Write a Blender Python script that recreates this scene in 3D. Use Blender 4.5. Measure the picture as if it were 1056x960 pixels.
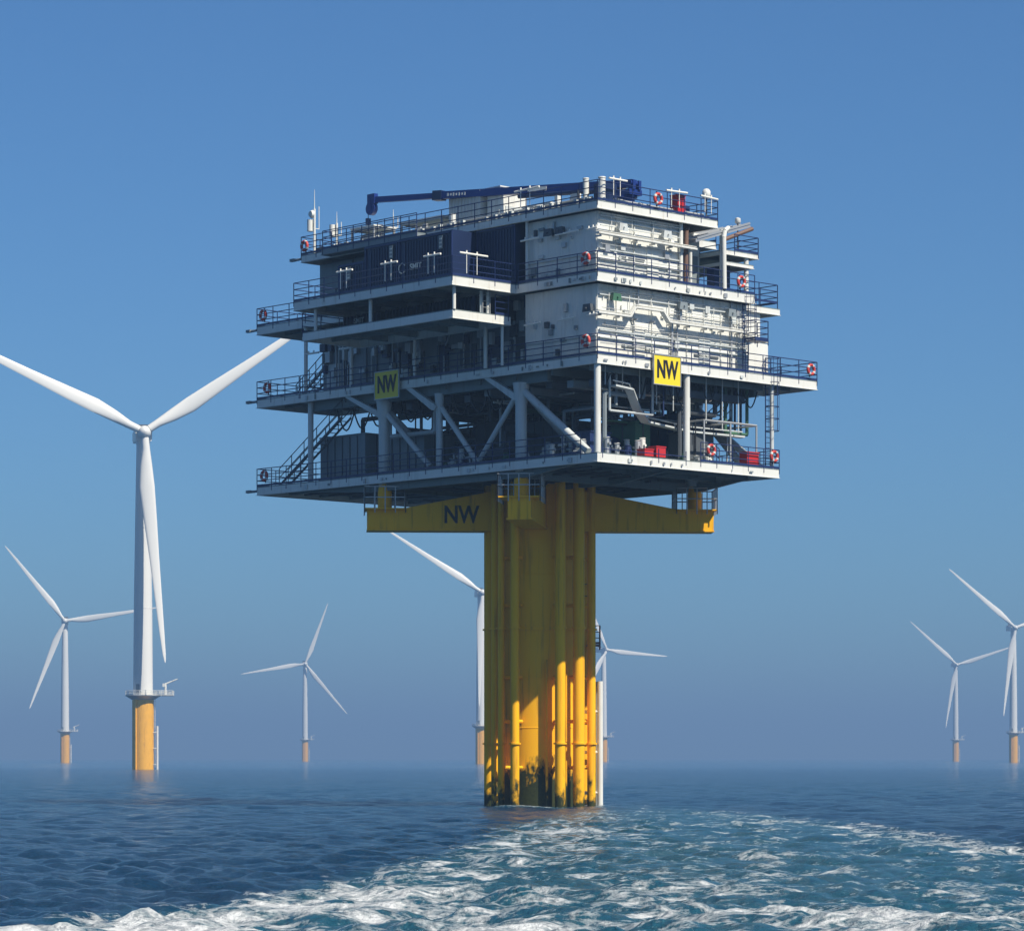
import bpy, bmesh, math, random
import numpy as np
from mathutils import Vector, Matrix
R = math.radians
random.seed(7)
for o in list(bpy.data.objects): bpy.data.objects.remove(o)
scene = bpy.context.scene
col = scene.collection

# ------------------------------------------------------------ camera
cam = bpy.data.cameras.new('camera')
cam.sensor_width = 36; cam.lens = 36*3165/1056
cam.shift_y = 0.2853
cam.clip_start = 1; cam.clip_end = 40000
camo = bpy.data.objects.new('camera', cam); col.objects.link(camo)
camo.location = (0, 0, 2.87); camo.rotation_euler = (R(90), 0, 0)
scene.camera = camo
# ------------------------------------------------------------ sky + sun
SUN_AZ, SUN_EL = 48, 48.5          # azimuth to the right of straight behind the camera
w = bpy.data.worlds.new('World'); scene.world = w; w.use_nodes = True
nt = w.node_tree; bg = nt.nodes['Background']
sky = nt.nodes.new('ShaderNodeTexSky'); sky.sky_type = 'NISHITA'; sky.sun_disc = False
sky.sun_elevation = R(SUN_EL); sky.sun_rotation = R(180-SUN_AZ)
sky.air_density = 1.0; sky.dust_density = 0.3; sky.ozone_density = 3.0
tint = nt.nodes.new('ShaderNodeMix'); tint.data_type = 'RGBA'; tint.blend_type = 'MULTIPLY'; tint.inputs['Factor'].default_value = 1
stc = nt.nodes.new('ShaderNodeTexCoord'); ssx = nt.nodes.new('ShaderNodeSeparateXYZ'); nt.links.new(stc.outputs['Generated'], ssx.inputs[0])
srm = nt.nodes.new('ShaderNodeValToRGB'); srm.color_ramp.elements[0].position = .24; srm.color_ramp.elements[0].color = (.46, .82, 1.17, 1)
srm.color_ramp.elements[1].position = .6; srm.color_ramp.elements[1].color = (.74, .82, 1.0, 1)
nt.links.new(ssx.outputs['Z'], srm.inputs[0]); nt.links.new(srm.outputs[0], tint.inputs['B'])
nt.links.new(sky.outputs[0], tint.inputs['A']); nt.links.new(tint.outputs['Result'], bg.inputs[0]); bg.inputs[1].default_value = 0.060
sun = bpy.data.lights.new('sun', 'SUN'); sun.energy = 5.0; sun.angle = R(0.5); sun.color = (1, 0.93, 0.80)
suno = bpy.data.objects.new('sun', sun); col.objects.link(suno)
sd = Vector((math.sin(R(SUN_AZ))*math.cos(R(SUN_EL)), -math.cos(R(SUN_AZ))*math.cos(R(SUN_EL)), math.sin(R(SUN_EL))))
suno.rotation_euler = sd.to_track_quat('Z', 'Y').to_euler(); suno.location = (100, -100, 200)
vs = scene.view_settings
vs.view_transform = 'Standard'; vs.look = 'None'; vs.exposure = 0.5; vs.gamma = 1; vs.use_curve_mapping = False
scene.cycles.max_bounces = 8
scene.cycles.volume_bounces = 0

# ------------------------------------------------------------ materials
def newmat(name):
    m = bpy.data.materials.new(name); m.use_nodes = True
    return m, m.node_tree, m.node_tree.nodes['Principled BSDF']
def paint(name, c, rough=.5, metal=0, var=.12, scale=.8, dirt=None, dirt_amt=0.0, corr=0):
    """painted steel: slow tone variation, vertical dirt / rust runs"""
    m, t, b = newmat(name)
    b.inputs['Roughness'].default_value = rough; b.inputs['Metallic'].default_value = metal
    tc = t.nodes.new('ShaderNodeTexCoord')
    n = t.nodes.new('ShaderNodeTexNoise'); n.inputs['Scale'].default_value = scale; n.inputs['Detail'].default_value = 5
    t.links.new(tc.outputs['Object'], n.inputs['Vector'])
    mx = t.nodes.new('ShaderNodeMix'); mx.data_type = 'RGBA'
    mx.inputs['A'].default_value = (*[x*(1-var) for x in c], 1); mx.inputs['B'].default_value = (*[min(.95, x*(1+var)) for x in c], 1)
    t.links.new(n.outputs['Fac'], mx.inputs['Factor'])
    out = mx.outputs['Result']
    if dirt:
        mp = t.nodes.new('ShaderNodeMapping'); mp.inputs['Scale'].default_value = (3.5, 3.5, .35)
        n2 = t.nodes.new('ShaderNodeTexNoise'); n2.inputs['Scale'].default_value = 1; n2.inputs['Detail'].default_value = 6
        t.links.new(tc.outputs['Object'], mp.inputs[0]); t.links.new(mp.outputs[0], n2.inputs['Vector'])
        rp = t.nodes.new('ShaderNodeMapRange'); rp.inputs[1].default_value = .56; rp.inputs[2].default_value = .75; rp.inputs[4].default_value = dirt_amt
        t.links.new(n2.outputs['Fac'], rp.inputs[0])
        m2 = t.nodes.new('ShaderNodeMix'); m2.data_type = 'RGBA'; m2.inputs['B'].default_value = (*dirt, 1)
        t.links.new(rp.outputs[0], m2.inputs['Factor']); t.links.new(out, m2.inputs['A']); out = m2.outputs['Result']
    t.links.new(out, b.inputs['Base Color'])
    if corr:
        wv = t.nodes.new('ShaderNodeTexWave'); wv.wave_type = 'BANDS'; wv.bands_direction = 'DIAGONAL'; wv.inputs['Scale'].default_value = corr
        mp3 = t.nodes.new('ShaderNodeMapping'); mp3.inputs['Scale'].default_value = (1, 1, 0)
        t.links.new(tc.outputs['Object'], mp3.inputs[0]); t.links.new(mp3.outputs[0], wv.inputs['Vector'])
        bp = t.nodes.new('ShaderNodeBump'); bp.inputs['Strength'].default_value = .25; bp.inputs['Distance'].default_value = .05
        t.links.new(wv.outputs['Fac'], bp.inputs['Height']); t.links.new(bp.outputs[0], b.inputs['Normal'])
    return m
M = {}
M['white'] = paint('white_paint', (.68, .68, .63), .45, dirt=(.30, .22, .14), dirt_amt=.35)
M['wall'] = paint('white_wall_paint', (.70, .70, .65), .5, dirt=(.34, .30, .24), dirt_amt=.3, corr=3.2)
M['pale'] = paint('pale_grey_paint', (.52, .55, .54), .5, dirt=(.22, .17, .12), dirt_amt=.4)
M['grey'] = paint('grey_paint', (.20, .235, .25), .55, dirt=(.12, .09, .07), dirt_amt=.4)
M['dark'] = paint('dark_grey_paint', (.07, .08, .09), .6)
M['under'] = paint('underdeck_grey_paint', (.16, .20, .20), .6, dirt=(.08, .06, .05), dirt_amt=.5)
M['navy'] = paint('navy_paint', (.010, .022, .070), .4, var=.2)
M['blue'] = paint('blue_rail_paint', (.010, .024, .095), .45)
M['crane'] = paint('crane_blue_paint', (.010, .030, .17), .35)
M['red'] = paint('red_paint', (.48, .022, .022), .4)
M['orange'] = paint('lifebuoy_orange', (.50, .045, .03), .5)
M['black'] = paint('black_paint', (.012, .012, .014), .5)
M['green'] = paint('green_paint', (.05, .14, .08), .5)
M['brown'] = paint('rust_pipe_paint', (.16, .09, .06), .6)
M['steel'] = paint('galvanised_steel', (.42, .43, .43), .45, .5)
M['signyellow'] = paint('sign_yellow', (.80, .62, .02), .4, var=.04)
M['glass'] = paint('dark_glass', (.02, .03, .04), .1)
M['turb'] = paint('turbine_white', (.72, .71, .67), .4, var=.03, scale=.1)
M['tube'] = paint('lamp_tube', (.80, .78, .70), .4, var=.03)

def yellow_mat(name, lift):
    m, t, b = newmat(name); b.inputs['Roughness'].default_value = .55; b.inputs['Specular IOR Level'].default_value = .25
    tc = t.nodes.new('ShaderNodeTexCoord'); geo = t.nodes.new('ShaderNodeNewGeometry')
    n = t.nodes.new('ShaderNodeTexNoise'); n.inputs['Scale'].default_value = .5; n.inputs['Detail'].default_value = 5
    t.links.new(geo.outputs['Position'], n.inputs['Vector'])
    mx = t.nodes.new('ShaderNodeMix'); mx.data_type = 'RGBA'
    mx.inputs['A'].default_value = (.88, .43, .005, 1); mx.inputs['B'].default_value = (.95, .50, .008, 1)
    t.links.new(n.outputs['Fac'], mx.inputs['Factor'])
    # rust runs
    mp = t.nodes.new('ShaderNodeMapping'); mp.inputs['Scale'].default_value = (4, 4, .3)
    n2 = t.nodes.new('ShaderNodeTexNoise'); n2.inputs['Scale'].default_value = 1; n2.inputs['Detail'].default_value = 6
    t.links.new(geo.outputs['Position'], mp.inputs[0]); t.links.new(mp.outputs[0], n2.inputs['Vector'])
    rp = t.nodes.new('ShaderNodeMapRange'); rp.inputs[1].default_value = .54; rp.inputs[2].default_value = .76; rp.inputs[4].default_value = .6
    t.links.new(n2.outputs['Fac'], rp.inputs[0])
    m2 = t.nodes.new('ShaderNodeMix'); m2.data_type = 'RGBA'; m2.inputs['B'].default_value = (.20, .09, .02, 1)
    t.links.new(rp.outputs[0], m2.inputs['Factor']); t.links.new(mx.outputs['Result'], m2.inputs['A'])
    # marine growth near the waterline, ragged upper edge
    sp = t.nodes.new('ShaderNodeSeparateXYZ'); t.links.new(geo.outputs['Position'], sp.inputs[0])
    mp3 = t.nodes.new('ShaderNodeMapping'); mp3.inputs['Scale'].default_value = (1.5, 1.5, .9)
    n3 = t.nodes.new('ShaderNodeTexNoise'); n3.inputs['Scale'].default_value = 1.0; n3.inputs['Detail'].default_value = 8; n3.inputs['Roughness'].default_value = .65
    t.links.new(geo.outputs['Position'], mp3.inputs[0]); t.links.new(mp3.outputs[0], n3.inputs['Vector'])
    ma = t.nodes.new('ShaderNodeMath'); ma.operation = 'MULTIPLY_ADD'; ma.inputs[1].default_value = -6.5
    t.links.new(n3.outputs['Fac'], ma.inputs[0]); t.links.new(sp.outputs['Z'], ma.inputs[2])
    r3 = t.nodes.new('ShaderNodeMapRange'); r3.inputs[1].default_value = -1.5+lift; r3.inputs[2].default_value = -2.45+lift; r3.inputs[3].default_value = 0; r3.inputs[4].default_value = 1
    t.links.new(ma.outputs[0], r3.inputs[0])
    n4 = t.nodes.new('ShaderNodeTexNoise'); n4.inputs['Scale'].default_value = 6
    t.links.new(geo.outputs['Position'], n4.inputs['Vector'])
    gr = t.nodes.new('ShaderNodeMix'); gr.data_type = 'RGBA'; gr.inputs['A'].default_value = (.010, .014, .007, 1); gr.inputs['B'].default_value = (.05, .06, .012, 1)
    t.links.new(n4.outputs['Fac'], gr.inputs['Factor'])
    m3 = t.nodes.new('ShaderNodeMix'); m3.data_type = 'RGBA'
    t.links.new(r3.outputs[0], m3.inputs['Factor']); t.links.new(m2.outputs['Result'], m3.inputs['A']); t.links.new(gr.outputs['Result'], m3.inputs['B'])
    t.links.new(m3.outputs['Result'], b.inputs['Base Color'])
    return m
M['yellow'] = yellow_mat('yellow_marine_paint', 1.0)
M['tubeyellow'] = yellow_mat('yellow_tube_paint', -.35)
M['tpyellow'] = paint('turbine_base_yellow', (.80, .40, .03), .45, dirt=(.25, .10, .02), dirt_amt=.5)

# ------------------------------------------------------------ mesh builder
class MB:
    def __init__(s): s.v = []; s.f = []
    def add(s, vs, fs):
        n = len(s.v); s.v += [tuple(x) for x in vs]; s.f += [tuple(i+n for i in f) for f in fs]
        return s
    def cube(s, x0, x1, y0, y1, z0, z1):
        return s.add([(x0,y0,z0),(x1,y0,z0),(x1,y1,z0),(x0,y1,z0),(x0,y0,z1),(x1,y0,z1),(x1,y1,z1),(x0,y1,z1)],
                     [(0,3,2,1),(4,5,6,7),(0,1,5,4),(1,2,6,5),(2,3,7,6),(3,0,4,7)])
    def box(s, p, q, z):            # platform axes: p along the shaded face, q along the sunlit face
        return s.cube(q[0], q[1], p[0], p[1], z[0], z[1])
    def tube(s, a, b, r, r2=None, n=8, cap=True):
        a = Vector(a); b = Vector(b); d = (b-a)
        if d.length < 1e-6: return s
        d.normalize(); up = Vector((0,0,1)) if abs(d.z) < .9 else Vector((1,0,0))
        e1 = d.cross(up).normalized(); e2 = d.cross(e1)
        r2 = r if r2 is None else r2
        vs = []
        for c, rr in ((a, r), (b, r2)):
            for k in range(n):
                t = 2*math.pi*k/n; vs.append(c+e1*math.cos(t)*rr+e2*math.sin(t)*rr)
        fs = [(k, (k+1) % n, n+(k+1) % n, n+k) for k in range(n)]
        if cap: fs += [tuple(reversed(range(n))), tuple(range(n, 2*n))]
        return s.add(vs, fs)
    def bar(s, a, b, w, h):         # rectangular bar from a to b
        a = Vector(a); b = Vector(b); d = (b-a).normalized()
        up = Vector((0,0,1)) if abs(d.z) < .95 else Vector((1,0,0))
        e1 = d.cross(up).normalized()*w/2; e2 = d.cross(e1).normalized()*h/2
        vs = [a-e1-e2, a+e1-e2, a+e1+e2, a-e1+e2, b-e1-e2, b+e1-e2, b+e1+e2, b-e1+e2]
        return s.add(vs, [(0,1,2,3),(7,6,5,4),(0,4,5,1),(1,5,6,2),(2,6,7,3),(3,7,4,0)])
    def path(s, pts, r, n=6):
        for a, b in zip(pts[:-1], pts[1:]): s.tube(a, b, r, n=n)
        return s
    def ring(s, c, axis, rad, r, n=18, m=8, a0=0, a1=360):
        c = Vector(c); ax = Vector(axis).normalized(); up = Vector((0,0,1)) if abs(ax.z) < .9 else Vector((1,0,0))
        e1 = ax.cross(up).normalized(); e2 = ax.cross(e1)
        full = a1-a0 >= 360; cnt = n if full else n+1
        vs = []
        for i in range(cnt):
            t = R(a0+(a1-a0)*i/n); d = e1*math.cos(t)+e2*math.sin(t)
            for j in range(m):
                u = 2*math.pi*j/m; vs.append(c+d*(rad+r*math.cos(u))+ax*r*math.sin(u))
        fs = []
        for i in range(n):
            i2 = (i+1) % cnt
            for j in range(m): fs.append((i*m+j, i*m+(j+1) % m, i2*m+(j+1) % m, i2*m+j))
        return s.add(vs, fs)
    def lathe(s, c, prof, n=16):
        c = Vector(c); vs = []
        for rr, z in prof:
            for k in range(n):
                t = 2*math.pi*k/n; vs.append(c+Vector((rr*math.cos(t), rr*math.sin(t), z)))
        fs = []
        for i in range(len(prof)-1):
            for k in range(n): fs.append((i*n+k, i*n+(k+1) % n, (i+1)*n+(k+1) % n, (i+1)*n+k))
        fs += [tuple(reversed(range(n))), tuple(range((len(prof)-1)*n, len(prof)*n))]
        return s.add(vs, fs)
    def prism(s, poly, a, b):       # poly: list of (s,z) ; a,b functions giving 3d point for offset 0/1
        n = len(poly)
        vs = [a(*p) for p in poly]+[b(*p) for p in poly]
        fs = [tuple(range(n)), tuple(reversed(range(n, 2*n)))]+[(k, n+k, n+(k+1) % n, (k+1) % n) for k in range(n)]
        return s.add(vs, fs)
    def rail(s, pts, h=1.1, step=1.45, r=.028, rails=(1., .66, .34), kick=True):
        for a, b in zip(pts[:-1], pts[1:]):
            a = Vector(a); b = Vector(b); L = (b-a).length; n = max(1, round(L/step))
            for k in range(n+1):
                c = a.lerp(b, k/n); s.tube(c+Vector((0,0,-.28)), c+Vector((0,0,h)), r, n=5)
            for f in rails: s.tube(a+Vector((0,0,h*f)), b+Vector((0,0,h*f)), r, n=5)
            if kick: s.bar(a+Vector((0,0,.08)), b+Vector((0,0,.08)), .015, .13)
        return s
    def ladder(s, a, b, side, w=.45, cage=None, step=.3):
        a = Vector(a); b = Vector(b); sd_ = Vector(side).normalized()*w/2
        for sg in (-1, 1): s.tube(a+sd_*sg, b+sd_*sg, .035, n=5)
        L = (b-a).length; n = int(L/step)
        for k in range(1, n): c = a.lerp(b, k/n); s.tube(c-sd_, c+sd_, .018, n=4)
        if cage:
            cg = Vector(cage); m = int((L-2.2)/.7)
            for k in range(m+1):
                c = a+(b-a).normalized()*(2.2+k*.7)+cg*.38
                s.ring(c, (0,0,1), .38, .022, n=12, m=4)
            for t in range(5):
                an = math.atan2(cg.y, cg.x)+R(-80+40*t); d = Vector((math.cos(an), math.sin(an), 0))*.38+cg*.38
                s.tube(a+(b-a).normalized()*2.2+d, b+d, .018, n=4)
        return s
    def mesh(s, name, mat, off=(0,0,0), smooth=None):
        me = bpy.data.meshes.new(name); o = Vector(off)
        me.from_pydata([tuple(Vector(x)-o) for x in s.v], [], s.f)
        me.materials.append(mat); me.validate(); me.update()
        bm = bmesh.new(); bm.from_mesh(me); bmesh.ops.recalc_face_normals(bm, faces=bm.faces)
        bm.to_mesh(me); bm.free()
        if smooth is not None:
            me.polygons.foreach_set('use_smooth', [True]*len(me.polygons))
            try: me.set_sharp_from_angle(angle=R(smooth))
            except Exception: pass
        return me
def tag(o, label=None, cat=None, group=None, kind=None):
    if label: o['label'] = label
    if cat: o['category'] = cat
    if group: o['group'] = group
    if kind: o['kind'] = kind
    return o
def place(me, name, parent=None, loc=(0,0,0), rz=0):
    o = bpy.data.objects.new(name, me); col.objects.link(o)
    o.location = loc; o.rotation_euler = (0,0,rz)
    if parent: o.parent = parent
    return o

# platform frame: local x = q, local y = p
K = Vector((4.657, 167.44, 0)); TH = math.atan2(.684, .730)
cT, sT = math.cos(TH), math.sin(TH)
def W(p, q, z): return Vector((K.x+q*cT-p*sT, K.y+q*sT+p*cT, z))
def P(p, q, z): return Vector((q, p, z))
class Thing:
    """top level Empty standing in the platform frame; parts are given in platform coordinates"""
    def __init__(s, name, label, cat, p, q, z, group=None):
        s.off = P(p, q, z); s.e = place(None, name, None, W(p, q, z), TH); tag(s.e, label, cat, group)
    def part(s, name, mb, mat, parent=None, smooth=None, label=None):
        o = place(mb.mesh(name, M[mat], s.off, smooth), name, parent or s.e)
        if label: o['label'] = label
        return o
def pieces(mb):
    par = list(range(len(mb.v)))
    def find(a):
        while par[a] != a: par[a] = par[par[a]]; a = par[a]
        return a
    for f in mb.f:
        for i in f[1:]: par[find(i)] = find(f[0])
    g = {}
    for f in mb.f: g.setdefault(find(f[0]), []).append(f)
    out = []
    for fs in g.values():
        idx = sorted({i for f in fs for i in f}); mp = {a: k for k, a in enumerate(idx)}
        m = MB(); m.v = [mb.v[i] for i in idx]; m.f = [tuple(mp[i] for i in f) for f in fs]; out.append(m)
    return out
def each(t, name, mb, mat, parent=None, smooth=None):
    for m in pieces(mb): t.part(name, m, mat, parent, smooth)
def single(name, label, cat, p, q, z, mb, mat, group=None, smooth=None):
    o = place(mb.mesh(name, M[mat], P(p, q, z), smooth), name, None, W(p, q, z), TH)
    return tag(o, label, cat, group)
def text_mesh(s, size, depth, bold=0.0):
    cu = bpy.data.curves.new('txt', 'FONT'); cu.body = s; cu.size = size; cu.extrude = depth; cu.offset = bold
    cu.align_x = 'CENTER'; cu.align_y = 'CENTER'
    o = bpy.data.objects.new('txt', cu); col.objects.link(o)
    bpy.context.view_layer.update()
    me = bpy.data.meshes.new_from_object(o.evaluated_get(bpy.context.evaluated_depsgraph_get()))
    bpy.data.objects.remove(o)
    return me
def lettering(s, size, depth, mat, parent, loc, face, bold=0.0, sx=1.0, name='lettering'):
    """face 'p' = readable from the shaded (-q) side, 'q' = readable from the sunlit (-p) side; loc local to parent"""
    me = text_mesh(s, size, depth, bold); me.materials.clear(); me.materials.append(M[mat])
    rot = Matrix.Rotation(R(90), 4, 'X')            # upright, readable from -y (= -p side)
    if face == 'p': rot = Matrix.Rotation(R(-90), 4, 'Z') @ rot
    me.transform(rot @ Matrix.Diagonal((sx, 1, 1, 1)))
    o = place(me, name, parent, loc); return o

# ------------------------------------------------------------ the sea
def sea():
    # polar sheet about the camera foot: fine in the view, coarse elsewhere, out past the horizon
    rows = [0.5, 4, 10, 18, 26]
    r = 32.0
    while r < 420: rows.append(r); r *= 1.0026
    while r < 16000: rows.append(r); r *= 1+min(.03, .0026*(r/420)**1.6)
    rows = np.array(rows)
    fine = np.arange(R(-15), R(15)+1e-6, R(.15))
    coarse = np.arange(R(15)+R(3), R(360-15)-R(1.5), R(3))
    ang = np.concatenate([fine, coarse]); na = len(ang)
    isf = np.concatenate([np.ones(len(fine), bool), np.zeros(len(coarse), bool)])
    RR, AA = np.meshgrid(rows, ang, indexing='ij')
    X = RR*np.sin(AA); Y = RR*np.cos(AA)
    dr = np.gradient(rows)[:, None]; da = np.where(isf, R(.15), R(3))[None, :]*rows[:, None]
    sp = np.maximum(dr*np.ones_like(da), da)
    rng = np.random.default_rng(5); Z = np.zeros_like(X)
    for k in range(110):
        lam = 0.45*(5/0.45)**rng.random(); th = R(200)+rng.normal(0, .9)
        kx, ky = 2*math.pi/lam*math.cos(th), 2*math.pi/lam*math.sin(th)
        amp = 0.0095*lam**.28
        wgt = np.clip((lam/sp-3)/3, 0, 1)
        ph = kx*X+ky*Y+rng.random()*6.28
        Z += amp*wgt*(1-np.abs(np.sin(ph/2)))*2-amp*wgt*.73
    # wake: choppier water
    XL = np.interp(Y, [45, 52, 63, 82, 102, 130, 160, 185], [-10.5, -9.0, -5.6, -3.6, -1.8, -.8, 2.2, 5])
    XR = np.interp(Y, [45, 60, 90, 120, 145, 170], [22, 20, 17.5, 16.5, 15.0, 12])
    dL = X-XL; dR_ = XR-X
    inside = np.clip(dL/1.5, 0, 1)*np.clip(dR_/3, 0, 1)*np.clip((190-Y)/35, 0, 1)
    edge = np.exp(-((dL-2.6)/2.6)**2)*np.clip((172-Y)/50, 0, 1)*np.clip(dL+.8, 0, 1)
    edger = np.exp(-((dR_-2.0)/2.2)**2)*np.clip((165-Y)/40, 0, 1)
    mid = np.exp(-((X-(XL+XR)/2)/4.0)**2)*np.clip((120-Y)/60, 0, 1)
    near = np.clip((75-Y)/25, 0, 1)
    foam = np.clip(inside*(.13+.14*near+.04*mid)+edge*(.13+.15*near)+edger*.15, 0, 1)
    dp = np.hypot(X-1.67, Y-181.9); foam = np.clip(foam+.30*np.exp(-((dp-3.2)/.9)**2), 0, 1); inside = np.maximum(inside, np.exp(-((dp-3.2)/1.2)**2))
    for k in range(50):
        lam = 0.7*(4/0.7)**rng.random(); th = rng.random()*6.28
        kx, ky = 2*math.pi/lam*math.cos(th), 2*math.pi/lam*math.sin(th)
        wgt = np.clip((lam/sp-3)/3, 0, 1)*inside
        Z += .0035*lam**.6*wgt*np.sin(kx*X+ky*Y+rng.random()*6.28)
    n = len(rows)
    vs = np.stack([X, Y, Z], -1).reshape(-1, 3)
    i = np.arange(n-1)[:, None]; j = np.arange(na)[None, :]; j2 = (j+1) % na
    f = np.stack([i*na+j, i*na+j2, (i+1)*na+j2, (i+1)*na+j], -1).reshape(-1, 4)[:, ::-1]
    me = bpy.data.meshes.new('sea')
    me.vertices.add(len(vs)); me.vertices.foreach_set('co', vs.ravel())
    me.loops.add(f.size); me.loops.foreach_set('vertex_index', f.ravel().astype(np.int32))
    me.polygons.add(len(f)); me.polygons.foreach_set('loop_start', np.arange(0, f.size, 4, dtype=np.int32))
    me.update(calc_edges=True)
    for nm, arr in (('foam', foam), ('wake', inside)):
        at = me.attributes.new(nm, 'FLOAT', 'POINT'); at.data.foreach_set('value', arr.ravel().astype(np.float32))
    me.polygons.foreach_set('use_smooth', [True]*len(me.polygons))
    # --- material
    m, t, b = newmat('sea_water'); L = t.links.new; N = t.nodes.new
    geo = N('ShaderNodeNewGeometry')
    af = N('ShaderNodeAttribute'); af.attribute_name = 'foam'
    aw = N('ShaderNodeAttribute'); aw.attribute_name = 'wake'
    def noise(scale, detail=6, rough=.6, stretch=(1, 1, 1), dist=0):
        mp = N('ShaderNodeMapping'); mp.inputs['Scale'].default_value = stretch
        nn = N('ShaderNodeTexNoise'); nn.inputs['Scale'].default_value = scale; nn.inputs['Detail'].default_value = detail
        nn.inputs['Roughness'].default_value = rough; nn.inputs['Distortion'].default_value = dist
        L(geo.outputs['Position'], mp.inputs[0]); L(mp.outputs[0], nn.inputs['Vector']); return nn.outputs['Fac']
    def math_(op, a, b_=None, c=None, clamp=False):
        x = N('ShaderNodeMath'); x.operation = op; x.use_clamp = clamp
        for i_, v in enumerate((a, b_, c)):
            if v is None: continue
            if isinstance(v, (int, float)): x.inputs[i_].default_value = v
            else: L(v, x.inputs[i_])
        return x.outputs[0]
    def mrange(v, a, b_, c=0., d=1.):
        x = N('ShaderNodeMapRange'); x.inputs[1].default_value = a; x.inputs[2].default_value = b_; x.inputs[3].default_value = c; x.inputs[4].default_value = d
        L(v, x.inputs[0]); return x.outputs[0]
    n_big = noise(.26, 4, .6, (.6, .8, 1), .6)
    n_mid = noise(1.5, 9, .70, (.62, .50, 1), .8)
    n_fine = noise(6, 4, .6)
    # foam cover = wake strength + patches
    s = math_('MULTIPLY_ADD', af.outputs['Fac'], 1.0, -.5)
    s = math_('MULTIPLY_ADD', n_big, .9, s)
    s = math_('MULTIPLY_ADD', n_mid, 1.45, s)
    s = math_('MULTIPLY_ADD', n_fine, .45, s)
    n_l = noise(.9, 6, .6, (.45, .8, 1), 1.4)
    rid = math_('SUBTRACT', 1.0, math_('MULTIPLY', math_('ABSOLUTE', math_('SUBTRACT', n_l, .5)), 14), clamp=True)
    s = math_('MULTIPLY_ADD', rid, .20, s)
    fm = math_('MULTIPLY', mrange(s, 1.19, 1.50), .95)
    fm = math_('MULTIPLY', fm, mrange(aw.outputs['Fac'], 0, .25), clamp=True)
    thin = math_('MULTIPLY', mrange(s, .85, 1.3), aw.outputs['Fac'], clamp=True)
    # water body colour: deep blue, aerated teal in the wake
    c1 = N('ShaderNodeMix'); c1.data_type = 'RGBA'; c1.inputs['A'].default_value = (.003, .038, .090, 1); c1.inputs['B'].default_value = (.020, .115, .165, 1)
    L(math_('MULTIPLY_ADD', aw.outputs['Fac'], .48, math_('MULTIPLY', thin, .5), True), c1.inputs['Factor'])
    c2 = N('ShaderNodeMix'); c2.data_type = 'RGBA'; c2.inputs['B'].default_value = (.76, .79, .80, 1)
    L(c1.outputs['Result'], c2.inputs['A']); L(fm, c2.inputs['Factor'])
    L(c2.outputs['Result'], b.inputs['Base Color'])
    b.inputs['IOR'].default_value = 1.333
    cd = N('ShaderNodeCameraData') if False else None
    L(mrange(fm, 0, 1, .12, .85), b.inputs['Roughness'])
    h = math_('MULTIPLY_ADD', noise(3.2, 6, .68, (.7, .9, 1)), 1.5, math_('MULTIPLY', noise(.7, 3, .55, (.7, 1, 1)), 1.3))
    h = math_('MULTIPLY_ADD', fm, .25, h)
    bp = N('ShaderNodeBump'); bp.inputs['Strength'].default_value = 1; ln = N('ShaderNodeVectorMath'); ln.operation = 'LENGTH'; L(geo.outputs['Position'], ln.inputs[0])
    L(mrange(ln.outputs['Value'], 180, 900, .27, .05), bp.inputs['Distance'])
    L(h, bp.inputs['Height']); L(bp.outputs[0], b.inputs['Normal'])
    me.materials.append(m)
    o = place(me, 'sea'); tag(o, kind='structure'); return o
sea()

# ------------------------------------------------------------ wind turbines
def blade_mesh():
    Rr = 55.0; secs = []
    data = [(1.4, 1.9, 1.0, 0, 0), (4, 2.0, .95, 0, 2), (8, 3.1, .55, .35, 12), (13, 3.9, .33, .6, 13), (20, 3.3, .27, .45, 9),
            (30, 2.4, .24, .3, 5), (40, 1.75, .21, .2, 2.5), (48, 1.2, .19, .12, 1), (53, .75, .18, .05, 0), (54.7, .35, .18, 0, 0), (55, .06, .2, 0, 0)]
    n = 14; m = MB(); vs = []
    for z, c, th, off, tw in data:
        for k in range(n):
            t = 2*math.pi*k/n; x = math.cos(t)*c/2+off; y = math.sin(t)*c*th/2*(1 if th > .8 else (.55+.45*math.cos(t*.5)**2))
            a = R(tw); pre = -2.2*(z/55)**2          # pre-bend away from the tower (towards -y)
            x *= 1.0; vs.append((x*math.cos(a)-y*math.sin(a), x*math.sin(a)+y*math.cos(a)+pre, z))
    fs = []
    for i in range(len(data)-1):
        for k in range(n): fs.append((i*n+k, i*n+(k+1) % n, (i+1)*n+(k+1) % n, (i+1)*n+k))
    fs += [tuple(reversed(range(n))), tuple(range((len(data)-1)*n, len(data)*n))]
    m.add(vs, fs); return m.mesh('blade', M['turb'], smooth=50)
BLADE = blade_mesh()
HUBZ = 83.3
def tmesh(name, mb, mat, smooth=40): return mb.mesh(name, M[mat], smooth=smooth)
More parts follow.
